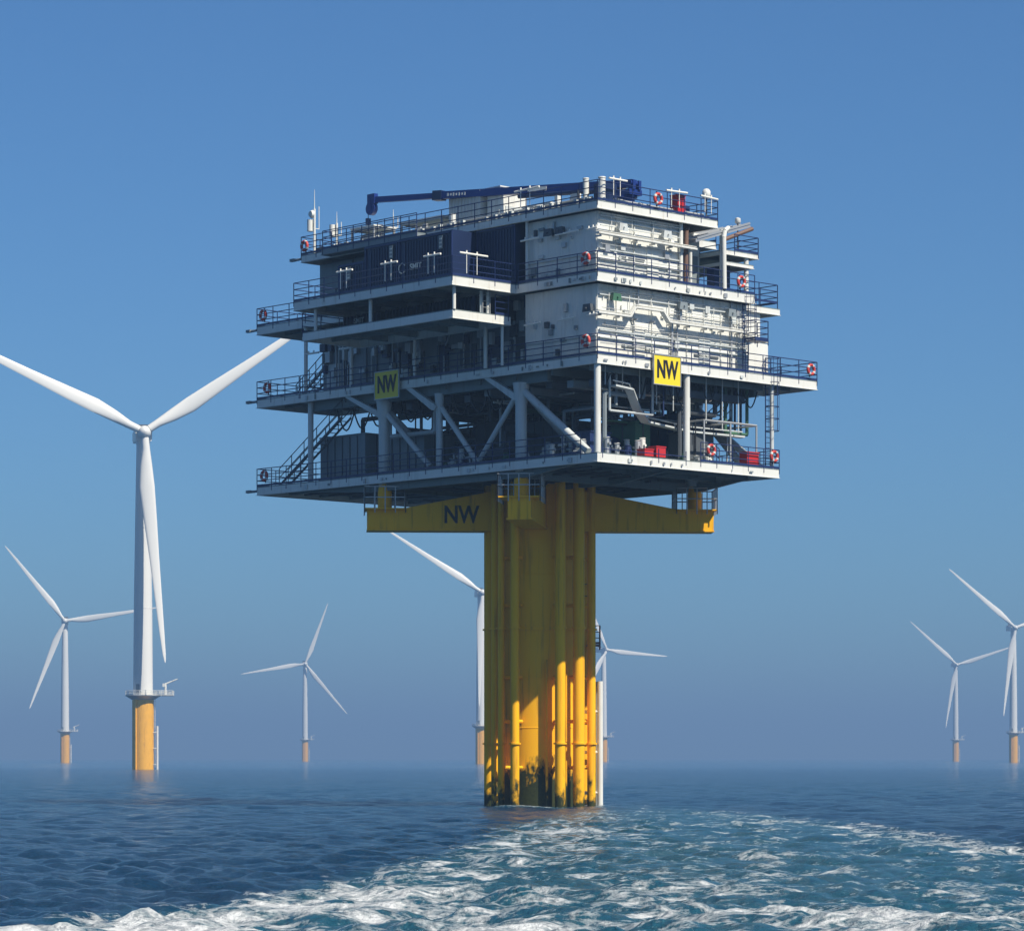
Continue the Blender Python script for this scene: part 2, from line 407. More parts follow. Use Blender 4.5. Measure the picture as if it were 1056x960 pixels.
def turbine_meshes():
    d = {}
    d['tower'] = tmesh('tower', MB().lathe((0,0,0), [(2.45, 18.6), (2.45, 19), (2.3, 40), (2.34, 40.02), (2.34, 40.25), (2.3, 40.27), (2.0, 60), (2.04, 60.02), (2.04, 60.25), (2.0, 60.27), (1.65, 80.6), (1.6, 81.0)], 32), 'turb')
    b = MB().lathe((0,0,0), [(2.7, -6), (2.7, 17.9), (2.95, 17.95), (2.95, 18.25), (2.6, 18.3), (2.6, 18.6)], 32)
    d['foundation'] = tmesh('foundation', b, 'tpyellow')
    b = MB().lathe((0,0,0), [(2.72, 17.3), (4.4, 18.3), (4.4, 18.5), (2.62, 18.55)], 24)
    b.cube(2, 7.6, -1.8, 1.8, 18.28, 18.48)
    d['work_platform'] = tmesh('work_platform', b, 'steel', 20)
    b = MB(); pts = [Vector((4.3*math.cos(R(a)), 4.3*math.sin(R(a)), 18.5)) for a in range(25, 336, 20)]
    b.rail([Vector((7.5, 1.7, 18.5))]+pts+[Vector((7.5, -1.7, 18.5)), Vector((7.5, 1.7, 18.5))], r=.05, step=1.3)
    d['railing'] = tmesh('railing', b, 'white')
    b = MB()
    for s in (-1, 1): b.tube((3.6, s*.7, -2), (3.6, s*.7, 10.8), .16, n=8)
    for z in (1.2, 5.2, 9.2):
        for s in (-1, 1): b.tube((2.6, s*.7, z), (3.6, s*.7, z), .12, n=6)
    b.ladder((3.0, 0, .5), (3.0, 0, 18.2), (0, 1, 0))
    d['ladder'] = tmesh('boat_ladder', b, 'white')
    b = MB().tube((5.6, 0, 18.5), (5.6, 0, 21.3), .28, n=10).tube((5.4, 0, 21.2), (8.6, 0, 22.5), .22, .14, n=8).cube(4.9, 5.6, -.4, .4, 20.6, 21.4)
    d['davit_crane'] = tmesh('davit_crane', b, 'white')
    b = MB().cube(-1.05, -.15, -2.76, -2.66, 12.0, 17.0)
    b = MB().tube((-1.5, -2.35, -1), (-1.5, -2.35, 17.5), .22, n=8)
    d['cable_tube'] = tmesh('cable_tube', b, 'tpyellow')
    b = MB().cube(-.5, .5, -2.464, -2.40, 19.0, 21.2)
    d['door'] = tmesh('door', b, 'grey', 20)
    # nacelle, hub towards -y
    b = MB()
    prof = [(-1.9, -1.7), (1.9, -1.7), (2.05, -.9), (2.05, 1.2), (1.6, 1.9), (-1.6, 1.9), (-2.05, 1.2), (-2.05, -.9)]
    b.prism(prof, lambda x, z: (x, -2.2, z+HUBZ), lambda x, z: (x*.92, 8.6, z*.9+HUBZ+.2))
    b.tube((0, 0, HUBZ-2.5), (0, 0, HUBZ-1.6), 1.75, n=24)
    d['nacelle'] = tmesh('nacelle', b, 'turb', 30)
    b = MB().cube(-1.7, 1.7, 4.8, 5.2, HUBZ+2.0, HUBZ+3.1).cube(-1.8, 1.8, 4.6, 7.5, HUBZ+1.9, HUBZ+2.1)
    d['cooler'] = tmesh('cooler', b, 'dark', 20)
    prof = [(.05, 0), (.8, .25), (1.3, .8), (1.6, 1.6), (1.7, 2.6), (1.6, 3.4)]
    b = MB().lathe((0,0,0), prof, 20)
    b.v = [(x, z-5.9, y) for x, y, z in b.v]
    d['hub'] = tmesh('hub', b, 'turb', 50)
    return d
TM = turbine_meshes()
def turbine(px, D, yaw, phase, label):
    x = (px-528)/3165*D
    e = place(None, 'wind_turbine', None, (x, D, 0), R(yaw)); tag(e, label, 'wind turbine', 'wind turbines of the offshore farm')
    tp = place(TM['foundation'], 'foundation', e)
    rl = -R(yaw)
    for k in ('work_platform', 'railing', 'ladder', 'davit_crane', 'cable_tube'):
        place(TM[k], {'ladder': 'boat_ladder'}.get(k, k), tp, (0,0,0), rl)
    tw = place(TM['tower'], 'tower', e); place(TM['door'], 'door', tw, (0,0,0), rl-R(25))
    nc = place(TM['nacelle'], 'nacelle', e); place(TM['cooler'], 'cooler', nc)
    hub = place(TM['hub'], 'hub', e, (0, 0, HUBZ)); hub.rotation_euler = (R(-4), 0, 0)
    for k in range(3):
        b = place(BLADE, 'blade', e, (0, -4.0, HUBZ+.28))
        b.scale = (1, 1, 1.05 if D < 1000 else 1.02)
        b.rotation_euler = (Matrix.Rotation(R(-4), 4, 'X') @ Matrix.Rotation(R(phase+120*k), 4, 'Y')).to_euler()
# phase: clockwise angle from straight up, seen from the camera
turbine(147.5, 765, 12, 175.5, 'largest and nearest white turbine with a bright orange yellow base, left of the substation')
turbine(67, 1814, 8, -38.5, 'turbine at the far left, behind and left of the biggest turbine')
turbine(314.5, 2643, 8, 20.5, 'small distant turbine standing alone between the biggest turbine and the yellow monopile')
turbine(496, 1504, 10, -57.5, 'turbine half hidden behind the left edge of the yellow monopile, one blade reaching up left')
turbine(622.5, 2300, 36, 94, 'distant turbine just right of the yellow monopile, one blade pointing right')
turbine(985.5, 2671, 8, -48, 'smaller of the two turbines near the right edge, left of its neighbour')
turbine(1045, 1910, 10, -50, 'larger of the two turbines near the right edge, rightmost of all')

# ------------------------------------------------------------ foundation: monopile, arms and tubes
C0 = Vector((1.67, 181.9, 0))
PF = Vector((C0.x, C0.y, 0))
def pole(ang, rad): return Vector((rad*math.sin(R(ang)), -rad*math.cos(R(ang)), 0))   # ang from the camera side, + to the right
fe = place(None, 'monopile_foundation', None, PF, 0)
tag(fe, 'yellow monopile with four arms and many vertical tubes, holding the substation above the sea', 'foundation')
def fpart(name, mb, mat='yellow', parent=None, smooth=35):
    return place(mb.mesh(name, M[mat], (0,0,0), smooth), name, parent or fe)
fpart('monopile', MB().lathe((0,0,0), [(2.32, -8), (2.32, 4.6), (2.335, 4.61), (2.335, 4.66), (2.32, 4.67), (2.32, 7.5), (2.335, 7.51), (2.335, 7.56), (2.32, 7.57), (2.32, 10.35), (2.38, 10.36), (2.38, 10.55), (2.32, 10.56), (2.32, 13.6), (2.335, 13.61), (2.335, 13.66), (2.32, 13.67), (2.32, 18.9)], 40))
tubes = [(-86, 3.0, .33), (-64, 2.98, .22), (-48, 3.1, .20), (-28, 3.2, .26), (20.5, 3.25, .31), (43.5, 3.25, .34), (83, 3.05, .25),
         (118, 3.0, .3), (-120, 3.0, .3), (160, 3.0, .3)]
for a, rd, r in tubes:
    c = pole(a, rd)
    b = MB().tube(c+Vector((0,0,-6)), c+Vector((0,0,18.95)), r, n=16)
    for z in (3.66, 10.4): b.tube(c+Vector((0,0,z)), c+Vector((0,0,z+.09)), r+.09, n=16)
    tb = fpart('riser_tube', b, 'tubeyellow')
    br = MB()
    for z in (2.3, 5.0, 7.6, 11.8, 14.6):
        d = pole(a, 1); br.tube(c, d*2.3+Vector((0,0,0)), .1, n=8) if False else br.tube(c+Vector((0,0,z)), d*2.35+Vector((0,0,z)), .11, n=8)
    for m_ in pieces(br): fpart('bracket', m_, parent=tb)
for a in (8, 35):
    c = pole(a, 2.62)
    b = MB().tube(c+Vector((0,0,3.8)), c+Vector((0,0,8.6)), .07, n=8).tube(c+Vector((0,0,-2)), c+Vector((0,0,3.5)), .07, n=8)
    for z in (3.9, 6, 8.4, 3.3, 1): b.bar(c+Vector((0,0,z)), pole(a, 2.4)+Vector((0,0,z)), .06, .06)
    fpart('anode_pipe', b, 'tubeyellow')
# arms
Lc = Vector((-9.195, -.55, 0)); Rc = Vector((9.195, .55, 0)); Fc = Vector((-1.178, -9.14, 0)); Bc = -Fc
def arm(dirv, length, name='arm', wid=1.5):
    d = dirv.normalized(); e = Vector((-d.y, d.x, 0))
    prof = [(1.9, 16.25), (length, 16.25), (length, 17.5), (length-1.9, 17.5), (3.0, 18.55), (1.9, 18.6)]
    b = MB().prism(prof, lambda s_, z: d*s_+e*wid/2+Vector((0,0,z)), lambda s_, z: d*s_-e*wid/2+Vector((0,0,z)))
    # flange lips
    b.bar(d*2.0+Vector((0,0,16.27)), d*(length+.03)+Vector((0,0,16.27)), wid+.16, .07)
    a_ = fpart(name, b, smooth=15)
    end = d*(length-1.05)
    pl = MB()
    c0 = end+Vector((0,0,17.54)); h = 1.2
    pts = [c0+d*h+e*h, c0+d*h-e*h, c0-d*h-e*h, c0-d*h+e*h]
    pl.add([tuple(x) for x in pts]+[tuple(x-Vector((0,0,.07))) for x in pts], [(0,1,2,3),(7,6,5,4),(0,4,5,1),(1,5,6,2),(2,6,7,3),(3,7,4,0)])
    place(pl.mesh('arm_platform', M['yellow']), 'arm_platform', a_)
    rl = MB(); rl.rail(pts+[pts[0]], h=1.25, step=.62, r=.035, rails=(1., .5), kick=False)
    place(rl.mesh('arm_railing', M['steel']), 'arm_railing', a_)
    st = MB().tube(end+Vector((0,0,17.5)), end+Vector((0,0,18.55)), .42, n=20).tube(end+Vector((0,0,18.5)), end+Vector((0,0,19.0)), .42, .34, n=20)
    place(st.mesh('leg_stub', M['yellow'], smooth=35), 'leg_stub', a_)
    return a_
la = arm(Lc, 10.25); arm(Rc, 10.25); arm(Fc, 9.9, wid=1.3); arm(Bc, 9.9, wid=1.3)
me = text_mesh('NW', 1.42, .012, .035); me.materials.clear(); me.materials.append(M['black'])
d = Lc.normalized(); ang = math.atan2(-d.y, -d.x)
me.transform(Matrix.Rotation(ang, 4, 'Z') @ Matrix.Diagonal((.80, 1, 1, 1)) @ Matrix.Rotation(R(90), 4, 'X'))
e = Vector((-d.y, d.x, 0)); e = e if e.y < 0 else -e
place(me, 'lettering', la, d*4.72+e*.762+Vector((0,0,17.15)))
# boat landing on the right side
b = MB()
c1, c2 = pole(88, 3.55), pole(104, 3.55)
for c in (c1, c2): b.tube(c+Vector((0,0,-3)), c+Vector((0,0,7.4)), .17, n=12)
for z in (.8, 3.2, 5.6):
    for c in (c1, c2): b.tube(c+Vector((0,0,z)), c*.72+Vector((0,0,z)), .1, n=8)
fpart('boat_landing', b, 'white')
b = MB(); mid = (c1+c2)/2*.92; sdv = (c2-c1).normalized()
b.ladder(mid+Vector((0,0,0)), mid+Vector((0,0,9.5)), sdv, w=.5)
mid2 = pole(112, 2.75)
fpart('ladder', b, 'steel')
b = MB().ladder(mid2+Vector((0,0,9.6)), mid2+Vector((0,0,13.6)), sdv, w=.5, cage=tuple(pole(100, 1)))
fpart('caged_ladder', b, 'brown')
b = MB(); cc = pole(97, 3.3)
b.cube(cc.x-.5, cc.x+.3, cc.y-.8, cc.y+.8, 9.5, 9.58); pts = [Vector((cc.x-.45, cc.y-.75, 9.58)), Vector((cc.x+.27, cc.y-.75, 9.58)), Vector((cc.x+.27, cc.y+.75, 9.58))]
b.rail(pts, h=1.1, step=.6)
fpart('rest_platform', b, 'brown')

# ------------------------------------------------------------ topside
Z1, Z2, Z3, ZR = 19.55, 24.92, 29.42, 33.30
ts = Thing('offshore_substation', 'multi-storey white and grey offshore substation topside standing on the yellow monopile', 'offshore substation', 12.6, 7.6, 19.0)
QB = 14.8; PL = 29.8
def deck(p, q, z, name='deck', mat='pale', depth=.5, beams=True, edge=True):
    b = MB().box(p, q, (z-.05, z))
    if beams:
        n = max(1, round((p[1]-p[0])/2.4))
        for k in range(1, n): x = p[0]+(p[1]-p[0])*k/n; b.box((x-.09, x+.09), (q[0]+.12, q[1]-.12), (z-depth+.08, z-.05))
        n = max(1, round((q[1]-q[0])/2.4))
        for k in range(1, n): x = q[0]+(q[1]-q[0])*k/n; b.box((p[0]+.12, p[1]-.12), (x-.07, x+.07), (z-depth+.14, z-.053))
    o = ts.part(name, b, 'under')
    if edge:
        for a in (p[0], p[1]-.1):
            ts.part('edge_beam', MB().box((a, a+.1), (q[0], q[1]), (z-depth, z-.055)).box((a-.04, a+.14), (q[0]-.04, q[1]+.04), (z-depth-.03, z-depth+.0)), mat, o)
        for a in (q[0], q[1]-.1):
            ts.part('edge_beam', MB().box((p[0]+.1, p[1]-.1), (a, a+.1), (z-depth, z-.058)).box((p[0]+.14, p[1]-.14), (a-.04, a+.14), (z-depth-.027, z-depth-.001)), mat, o)
    return o
d1 = deck((0, PL), (0, QB), Z1, mat='white')
d2 = deck((0, 25.6), (0, QB), Z2, mat='white')
d2b = deck((25.62, PL), (0, 6.5), Z2, name='balcony', mat='white')
d2c = deck((0, 4.2), (QB+.02, 18.1), Z2, name='balcony', mat='white')
d3 = deck((0, 25.6), (0, 12.75), Z3, mat='white')
d3b = deck((25.62, PL), (0, 6.5), Z3, name='balcony', mat='white')
d3c = deck((6.5, 20.3), (-4.8, -.02), Z3, name='cantilever_platform', mat='white')
d3d = deck((6.9, 20.0), (-4.4, -.02), 27.65, name='cantilever_platform', mat='white', depth=.48)
d3e = deck((1.2, 5.5), (12.77, 16.2), Z3-.35, name='balcony', mat='white', depth=.35)
rf = deck((0, 25.5), (0, 9.6), ZR, name='roof', mat='white', depth=.42)
rfb = deck((5.0, 25.5), (9.62, QB), ZR, name='roof', mat='white', depth=.42)
rfc = deck((14.0, 22.6), (-.8, -.02), ZR-.1, name='roof_walkway', mat='grey', depth=.3)
# under deck one: deep girders down to the arms, tapering to the rim
b = MB()
for q in (.6, 7.6, 14.6):
    b.prism([(2.2, 19.1), (27.4, 19.1), (19.5, 18.62), (6.0, 18.62)], lambda s_, z, q=q: P(s_, q-.12, z), lambda s_, z, q=q: P(s_, q+.12, z))
for p in (6.7, 18.5):
    b.prism([(1.0, 19.08), (14.0, 19.08), (14.0, 18.6), (1.0, 18.6)], lambda s_, z, p=p: P(p-.12, s_, z), lambda s_, z, p=p: P(p+.12, s_, z))
each(ts, 'girder', b, 'under')
for p, q in ((6, 1), (13, 4), (20, 2), (24, 5), (10, 11), (3, 6)):
    pass
b = []
for k in range(9):
    q = 1.5+k*1.5; b.append(MB().path([P(2+k*.7, q, 18.98), P(9+k*.4, q, 18.9), P(12.0, 6.5+k*.25, 18.7)], .07))
    b.append(MB().path([P(27-k*.5, q, 18.98), P(19-k*.3, q, 18.88), P(14.0, 6.5+k*.25, 18.7)], .06))
for m in b: ts.part('cable_run', m, 'dark')

# main columns
def column(p, q, z0, z1, r=.34, mat='pale', cone=True):
    b = MB().tube(P(p, q, z0), P(p, q, z1-(1.3 if cone else 0)), r, n=16)
    if cone: b.tube(P(p, q, z1-1.3), P(p, q, z1), r, r*1.45, n=16)
    return ts.part('column', b, mat, smooth=40)
for p, q in ((6.7, .6), (18.5, .6)): column(p, q, 18.95, 23.95, .33)
for p, q in ((6.7, 14.6), (18.5, 14.6)): column(p, q, 18.95, 23.95, .45, 'pale')
column(13.6, .6, 19.5, 23.95, .2); column(13.6, 14.6, 19.5, 23.95, .2)
for p, q in ((.25, .25), (.25, 7.3)): column(p, q, Z1, Z2-.5, .19, 'white', False)
column(.3, 14.5, Z1, Z2-.5, .12, 'pale', False)
for p, q in ((25.2, .5), (25.2, 6.2), (25.2, 14.3)): column(p, q, Z1, Z2-.5, .17, 'pale', False)
# braces in the truss planes
def brace(a, b_, r=.2, mat='pale'):
    ts.part('brace', MB().tube(a, b_, r, n=12), mat, smooth=40)
for q in (.6, 14.6):
    brace(P(6.5, q, 23.5), P(1.2, q-.1, 19.7), .21)
    brace(P(18.3, q, 23.2), P(14.4, q, 19.8), .17)
    brace(P(13.4, q, 23.1), P(10.4, q, 19.8), .16)
    brace(P(6.9, q, 23.5), P(10.2, q, 19.8), .15)
    brace(P(18.7, q, 23.2), P(24.8, q, 19.8), .15) if q > 5 else None
for p in (6.7, 18.5):
    brace(P(p, 14.4, 23.5), P(p-.1, 9.6, 19.7), .18)
    brace(P(p, .9, 23.4), P(p, 5.6, 20.0), .16)
brace(P(6.4, 14.6, 23.6), P(2.6, 14.5, 19.9), .24)
# plate girders under deck two
b = MB()
for q in (.75, 7.6, 14.5): b.box((1.6 if q > 1 else 4.6, 25.2), (q-.12, q+.12), (23.9, Z2-.06)); b.box((1.5 if q > 1 else 4.5, 25.3), (q-.2, q+.2), (23.86, 23.9))
for p in (6.7, 13.6, 18.5): b.box((p-.12, p+.12), (.95, 14.3), (23.95, Z2-.06))
for k in range(8): b.box((1+3*k, 1.16+3*k), (.5, 14.5), (24.15, 24.45))
each(ts, 'girder', b, 'under')
# knee brackets reaching out to the deck edge
for pe, pc in ((8.9, 6.9), (15.6, 13.8), (21.2, 18.7)):
    b = MB().prism([(pe+.35, 24.42), (pe-.1, 24.42), (pc-.3, 23.2), (pc-.15, 22.95), (pc+.1, 23.0)], lambda s_, z: P(s_, .05+(pe-s_)*.1, z), lambda s_, z: P(s_, .33+(pe-s_)*.1, z))
    ts.part('knee_bracket', b, 'pale')

# walls
def wall(p, q, z, mat='wall'):
    return ts.part('wall', MB().box(p, q, z), mat)
wS2 = wall((.55, 6.3), (.55, 12.6), (Z2+.004, Z3-.55), 'wall')
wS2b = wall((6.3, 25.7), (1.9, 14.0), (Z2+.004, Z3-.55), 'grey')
wS3 = wall((.55, 6.2), (.55, 7.15), (Z3+.004, ZR-.46), 'wall')
wS3b = wall((1.9, 6.2), (7.15, 10.1), (Z3+.004, ZR-.462), 'wall')
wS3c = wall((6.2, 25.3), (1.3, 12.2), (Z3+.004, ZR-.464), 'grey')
wall((1.4, 5.0), (12.62, 14.7), (26.9, Z3-.73), 'wall')
wall((.6, 4.2), (12.62, 14.5), (Z2+.004, 26.8), 'wall')
ts.part('cladding', MB().box((.62, 6.22), (.515, .547), (Z2+.006, Z3-.56)), 'wall', wS2)
ts.part('cladding', MB().box((.62, 6.12), (.515, .547), (Z3+.006, ZR-.465)), 'wall', wS3)
# panel joints, ribs and cornices
b = MB()
for k in range(1, 9): b.box((.47, .55), (.55+1.4*k, .60+1.4*k), (Z2+.05, Z3-.6))
for k in range(1, 5): b.box((.47, .55), (.55+1.4*k, .60+1.4*k), (Z3+.05, ZR-.5))
for k in range(1, 4): pass
each(ts, 'panel_rib', b, 'wall')
b = MB()
for z in (25.9, 26.3, 28.25): b.box((.40, .546), (.6, 12.5), (z, z+.06))
for z in (30.2, 30.75, 32.35): b.box((.40, .546), (.6, 7.1), (z, z+.06))
for z in (26.0, 30.5): b.box((.6, 6.2), (.42, .546), (z, z+.05))
each(ts, 'wall_ledge', b, 'pale')
# cable trays half way up both faces
def tray(pts, w_=.32):
    b = MB()
    for a, c in zip(pts[:-1], pts[1:]): b.bar(a, c, w_, .1); b.bar(a+P(0,0,.13), c+P(0,0,.13), w_*.6, .03)
    ts.part('cable_tray', b, 'white')
tray([P(.12, .1, 31.55), P(.12, 7.9, 31.5)])
tray([P(.12, .1, 27.2), P(.12, 2.6, 27.2), P(.12, 3.0, 27.75), P(.12, 5.2, 27.75), P(.12, 5.7, 27.2), P(.12, 12.3, 27.2)])
tray([P(.3, 12.3, 27.0), P(1.2, 15.0, 27.0)])
for k in range(9):
    b = MB().bar(P(.55, .4+1.4*k, 27.1), P(.1, .4+1.4*k, 27.1), .06, .1)
    if k < 6: b.bar(P(.55, .4+1.4*k, 31.42), P(.1, .4+1.4*k, 31.42), .06, .1)
    each(ts, 'tray_bracket', b, 'steel')
# conduits on the sunlit wall
class Paths(list):
    def path(s, pts, r, n=6): s.append(MB().path(pts, r, n)); return s
def allparts(name, ps, mat, smooth=None):
    for m in ps: ts.part(name, m, mat, smooth=smooth)
b = Paths()
b.path([P(.45, 3.0, 27.35), P(.45, 3.3, 26.9), P(.45, 3.3, 25.2)], .05); b.path([P(.42, 6.3, 27.2), P(.42, 6.3, 25.0)], .09)
b.path([P(.4, 6.7, 27.2), P(.4, 6.7, 25.0)], .06); b.path([P(.42, 3.6, 29.0), P(.42, 3.6, 27.9)], .06)
b.path([P(.42, 7.0, 28.9), P(.42, 7.0, 27.3)], .1); b.path([P(.42, 11.2, 28.9), P(.42, 11.2, 25)], .06)
allparts('conduit', b, 'steel')
# big pipes at the end of the upper sunlit wall
b = MB().path([P(1.5, 8.1, 33.0), P(.5, 7.75, 32.9), P(.35, 7.4, 32.5), P(.35, 7.35, 29.6)], .13, n=10)
ts.part('pipe', b, 'brown', smooth=40)
b = MB().path([P(.4, 7.0, 33.1), P(.4, 7.0, 29.5)], .12, n=10).path([P(.6, 8.0, 31.4), P(.6, 8.0, 29.5)], .09, n=8)
ts.part('pipe', b, 'white', smooth=40)
# doors and louvres
def panel(p, q, z, mat, name, parent, face, fr='steel'):
    """thin framed panel on a wall face"""
    if face == 'q':     # on a p = const face
        o = ts.part(name, MB().box((p-.06, p), q, z), mat, parent)
    else:
        o = ts.part(name, MB().box(q, (p-.06, p), z), mat, parent)
    return o
panel(1.9, (8.2, 9.15), (Z3+.02, 31.6), 'blue', 'door', wS3b, 'q'); panel(1.9, (9.3, 9.9), (Z3+.02, 31.5), 'grey', 'door', wS3b, 'q')
panel(.55, (4.4, 5.3), (Z3+.02, 31.4), 'white', 'door', wS3, 'q'); panel(.55, (3.3, 4.2), (Z2+.02, 26.9), 'white', 'door', wS2, 'q')
panel(.55, (8.6, 9.5), (Z2+.02, 26.9), 'pale', 'door', wS2, 'q')
for q0 in (2.4, 8.2): panel(.55, (q0, q0+2.0), (25.55, 25.68), 'dark', 'vent_slot', wS2, 'q')
panel(.55, (2.2, 4.2), (30.42, 30.54), 'dark', 'vent_slot', wS3, 'q')
for p0 in (9.8, 14.2, 18.5, 23.0): panel(1.9, (p0, p0+1.0), (Z2+.02, 27.0), 'navy', 'door', wS2b, 'p')
for p0 in (7.2, 11.8, 16.3): panel(1.9, (p0, p0+1.4), (25.6, 26.8), 'dark', 'vent', wS2b, 'p')
panel(.55, (4.0, 4.9), (Z2+.02, 26.9), 'pale', 'door', wS2, 'p')
panel(1.9, (23.9, 25.3), (25.2, 26.8), 'pale', 'vent', wS2b, 'p')
b = MB()
for k in range(7): b.box((6.6+2.8*k, 6.68+2.8*k), (1.78, 1.9), (Z2+.01, Z3-.6)); 
for k in range(7): b.box((6.5+2.6*k, 6.58+2.6*k), (1.18, 1.3), (Z3+.02, ZR-.5))
each(ts, 'panel_rib', b, 'grey')

# slender posts between platforms on the shaded side (sunlit edges)
for p, q, z0, z1, r in ((6.9, -4.3, 28.0-.35, Z3-.5, .1), (14.0, -4.3, 27.65, Z3-.5, .11), (18.9, -4.3, 27.65, Z3-.5, .11), (7.2, -2.0, 27.65, Z3-.5, .1), (7.2, -1.5, 27.65, Z3-.5, .1),
                        (15.2, .1, Z2, 27.2, .1), (20.9, .1, Z2, 27.2, .12), (8.9, -.1, Z2, 27.3, .12), (7.3, -.3, Z2, 27.2, .09), (25.3, .2, Z2, Z3-.5, .12),
                        (.2, 10.15, Z3, ZR-.42, .13), (.2, 12.2, Z3, 31.6, .14), (4.2, 12.2, Z3, 31.6, .12), (5.9, .3, Z3, ZR-.4, .09)):
    ts.part('post', MB().tube(P(p, q, z0), P(p, q, z1), r, n=10), 'white', smooth=40)
# stair tower detail on the step between the two cantilever platforms
b = MB().ladder(P(7.05, -1.75, 27.65), P(7.05, -1.75, 29.4), (1, 0, 0), w=.55)
ts.part('ladder', b, 'steel')
# railings
def railing(parent, pts, mat='blue', **k): ts.part('railing', MB().rail(pts, **k), mat, parent)
railing(d1, [P(1.3, 0, Z1), P(PL, 0, Z1), P(PL, QB, Z1)])
railing(d1, [P(0, 8.2, Z1), P(0, QB, Z1), P(6, QB, Z1)])
railing(d1, [P(6, QB, Z1), P(PL, QB, Z1)])
railing(d1, [P(0, .4, Z1), P(0, 7.0, Z1)], h=.5, rails=(.4,), step=2.4, kick=False)
railing(d2, [P(25.6, 0, Z2), P(0, 0, Z2), P(0, QB+.1, Z2)])
railing(d2b, [P(25.7, 0, Z2), P(PL, 0, Z2), P(PL, 6.4, Z2)])
railing(d2c, [P(0, QB+.1, Z2), P(0, 18.1, Z2), P(4.2, 18.1, Z2), P(4.2, QB+.2, Z2)])
railing(d3, [P(6.3, 0, Z3), P(0, 0, Z3), P(0, 12.7, Z3)])
railing(d3e, [P(1.3, 12.9, Z3-.05), P(1.3, 16.1, Z3-.05), P(5.4, 16.1, Z3-.05)])
railing(d3b, [P(20.4, 0, Z3), P(PL, 0, Z3), P(PL, 6.4, Z3)])
railing(d3c, [P(6.5, 0, Z3), P(6.5, -4.8, Z3), P(20.3, -4.8, Z3), P(20.3, 0, Z3)])
railing(d3d, [P(20.0, -4.4, 27.65), P(20.0, -.2, 27.65)]); railing(d3d, [P(6.9, -.2, 27.65), P(6.9, -1.2, 27.65)])
railing(rf, [P(25.5, 0, ZR), P(0, 0, ZR), P(0, 9.6, ZR), P(4.9, 9.6, ZR)])
railing(rfb, [P(5, QB, ZR), P(25.5, QB, ZR), P(25.5, 0, ZR)])
railing(rfc, [P(14.0, -.8, ZR-.1), P(22.5, -.8, ZR-.1), P(22.5, -.1, ZR-.1)])
# upper platforms at the right hand end
e1 = deck((.0, 4.6), (10.15, 13.0), 31.75, name='end_platform', mat='white', depth=.25)
deck((.0, 4.6), (10.15, 12.6), 31.1, name='end_platform', mat='white', depth=.2)
railing(e1, [P(0, 11.0, 31.75), P(0, 13.0, 31.75), P(4.6, 13.0, 31.75)], h=.95)
# sloping grating wings under the roof end
b = MB().prism([(7.9, 31.9), (7.9, 32.1), (12.4, 33.42), (12.5, 33.3)], lambda s_, z: P(.1, s_, z), lambda s_, z: P(3.6, s_, z))
for k in range(6): b.bar(P(.1+.7*k, 8.0, 32.15), P(.1+.7*k, 12.4, 33.5), .08, .12)
ts.part('wind_wing', b, 'steel')
ts.part('corner_pipe', MB().path([P(.0, 10.5, 33.0), P(.0, 10.2, 32.8), P(.0, 10.1, 32.4), P(.0, 10.15, 29.5)], .14, n=10), 'white', smooth=40)
ts.part('wind_arm', MB().tube(P(.1, 10.2, 32.3), P(.1, 12.6, 33.2), .12, n=8), 'brown')
# stairs
def stairs(a, b_, width, side, name='stairs'):
    m = MB(); a = Vector(a); b_ = Vector(b_); s_ = Vector(side)*width/2
    for sg in (-1, 1):
        m.bar(a+s_*sg, b_+s_*sg, .04, .14)
        for f in (.5, 1.05): m.tube(a+s_*sg+Vector((0,0,f)), b_+s_*sg+Vector((0,0,f)), .03, n=5)
        for k in range(6): c = a.lerp(b_, k/5)+s_*sg; m.tube(c, c+Vector((0,0,1.05)), .03, n=5)
    n = int(abs(b_.z-a.z)/.2)
    for k in range(1, n): c = a.lerp(b_, k/n); m.bar(c-s_, c+s_, .18, .025)
    ts.part(name, m, 'dark')
stairs(P(29.0, 2.9, Z2), P(25.8, 2.9, 27.0), .9, (1, 0, 0)); stairs(P(28.3, .9, Z1), P(22.3, .9, 23.3), .7, (1, 0, 0))
stairs(P(1.6, 11.0, Z1), P(6.2, 11.0, 23.0), .9, (1, 0, 0)); stairs(P(3.0, 9.0, Z1), P(3.0, 13.5, 22.6), .9, (0, 1, 0))
# caged ladders on the sunlit side
ts.part('caged_ladder', MB().ladder(P(.3, 12.25, Z2), P(.3, 12.25, Z3), (1, 0, 0), cage=(0, -.9, 0)), 'blue')
ts.part('caged_ladder', MB().ladder(P(.5, 14.4, Z1), P(.5, 14.4, 26.0), (1, 0, 0), cage=(0, -.9, 0)), 'blue')
b = MB().box((-.9, .0), (11.8, 12.9), (26.65, 26.72)); b.rail([P(-.02, 11.8, 26.72), P(-.85, 11.8, 26.72), P(-.85, 12.9, 26.72), P(-.02, 12.9, 26.72)], step=.9)
ts.part('rest_platform', b, 'blue')

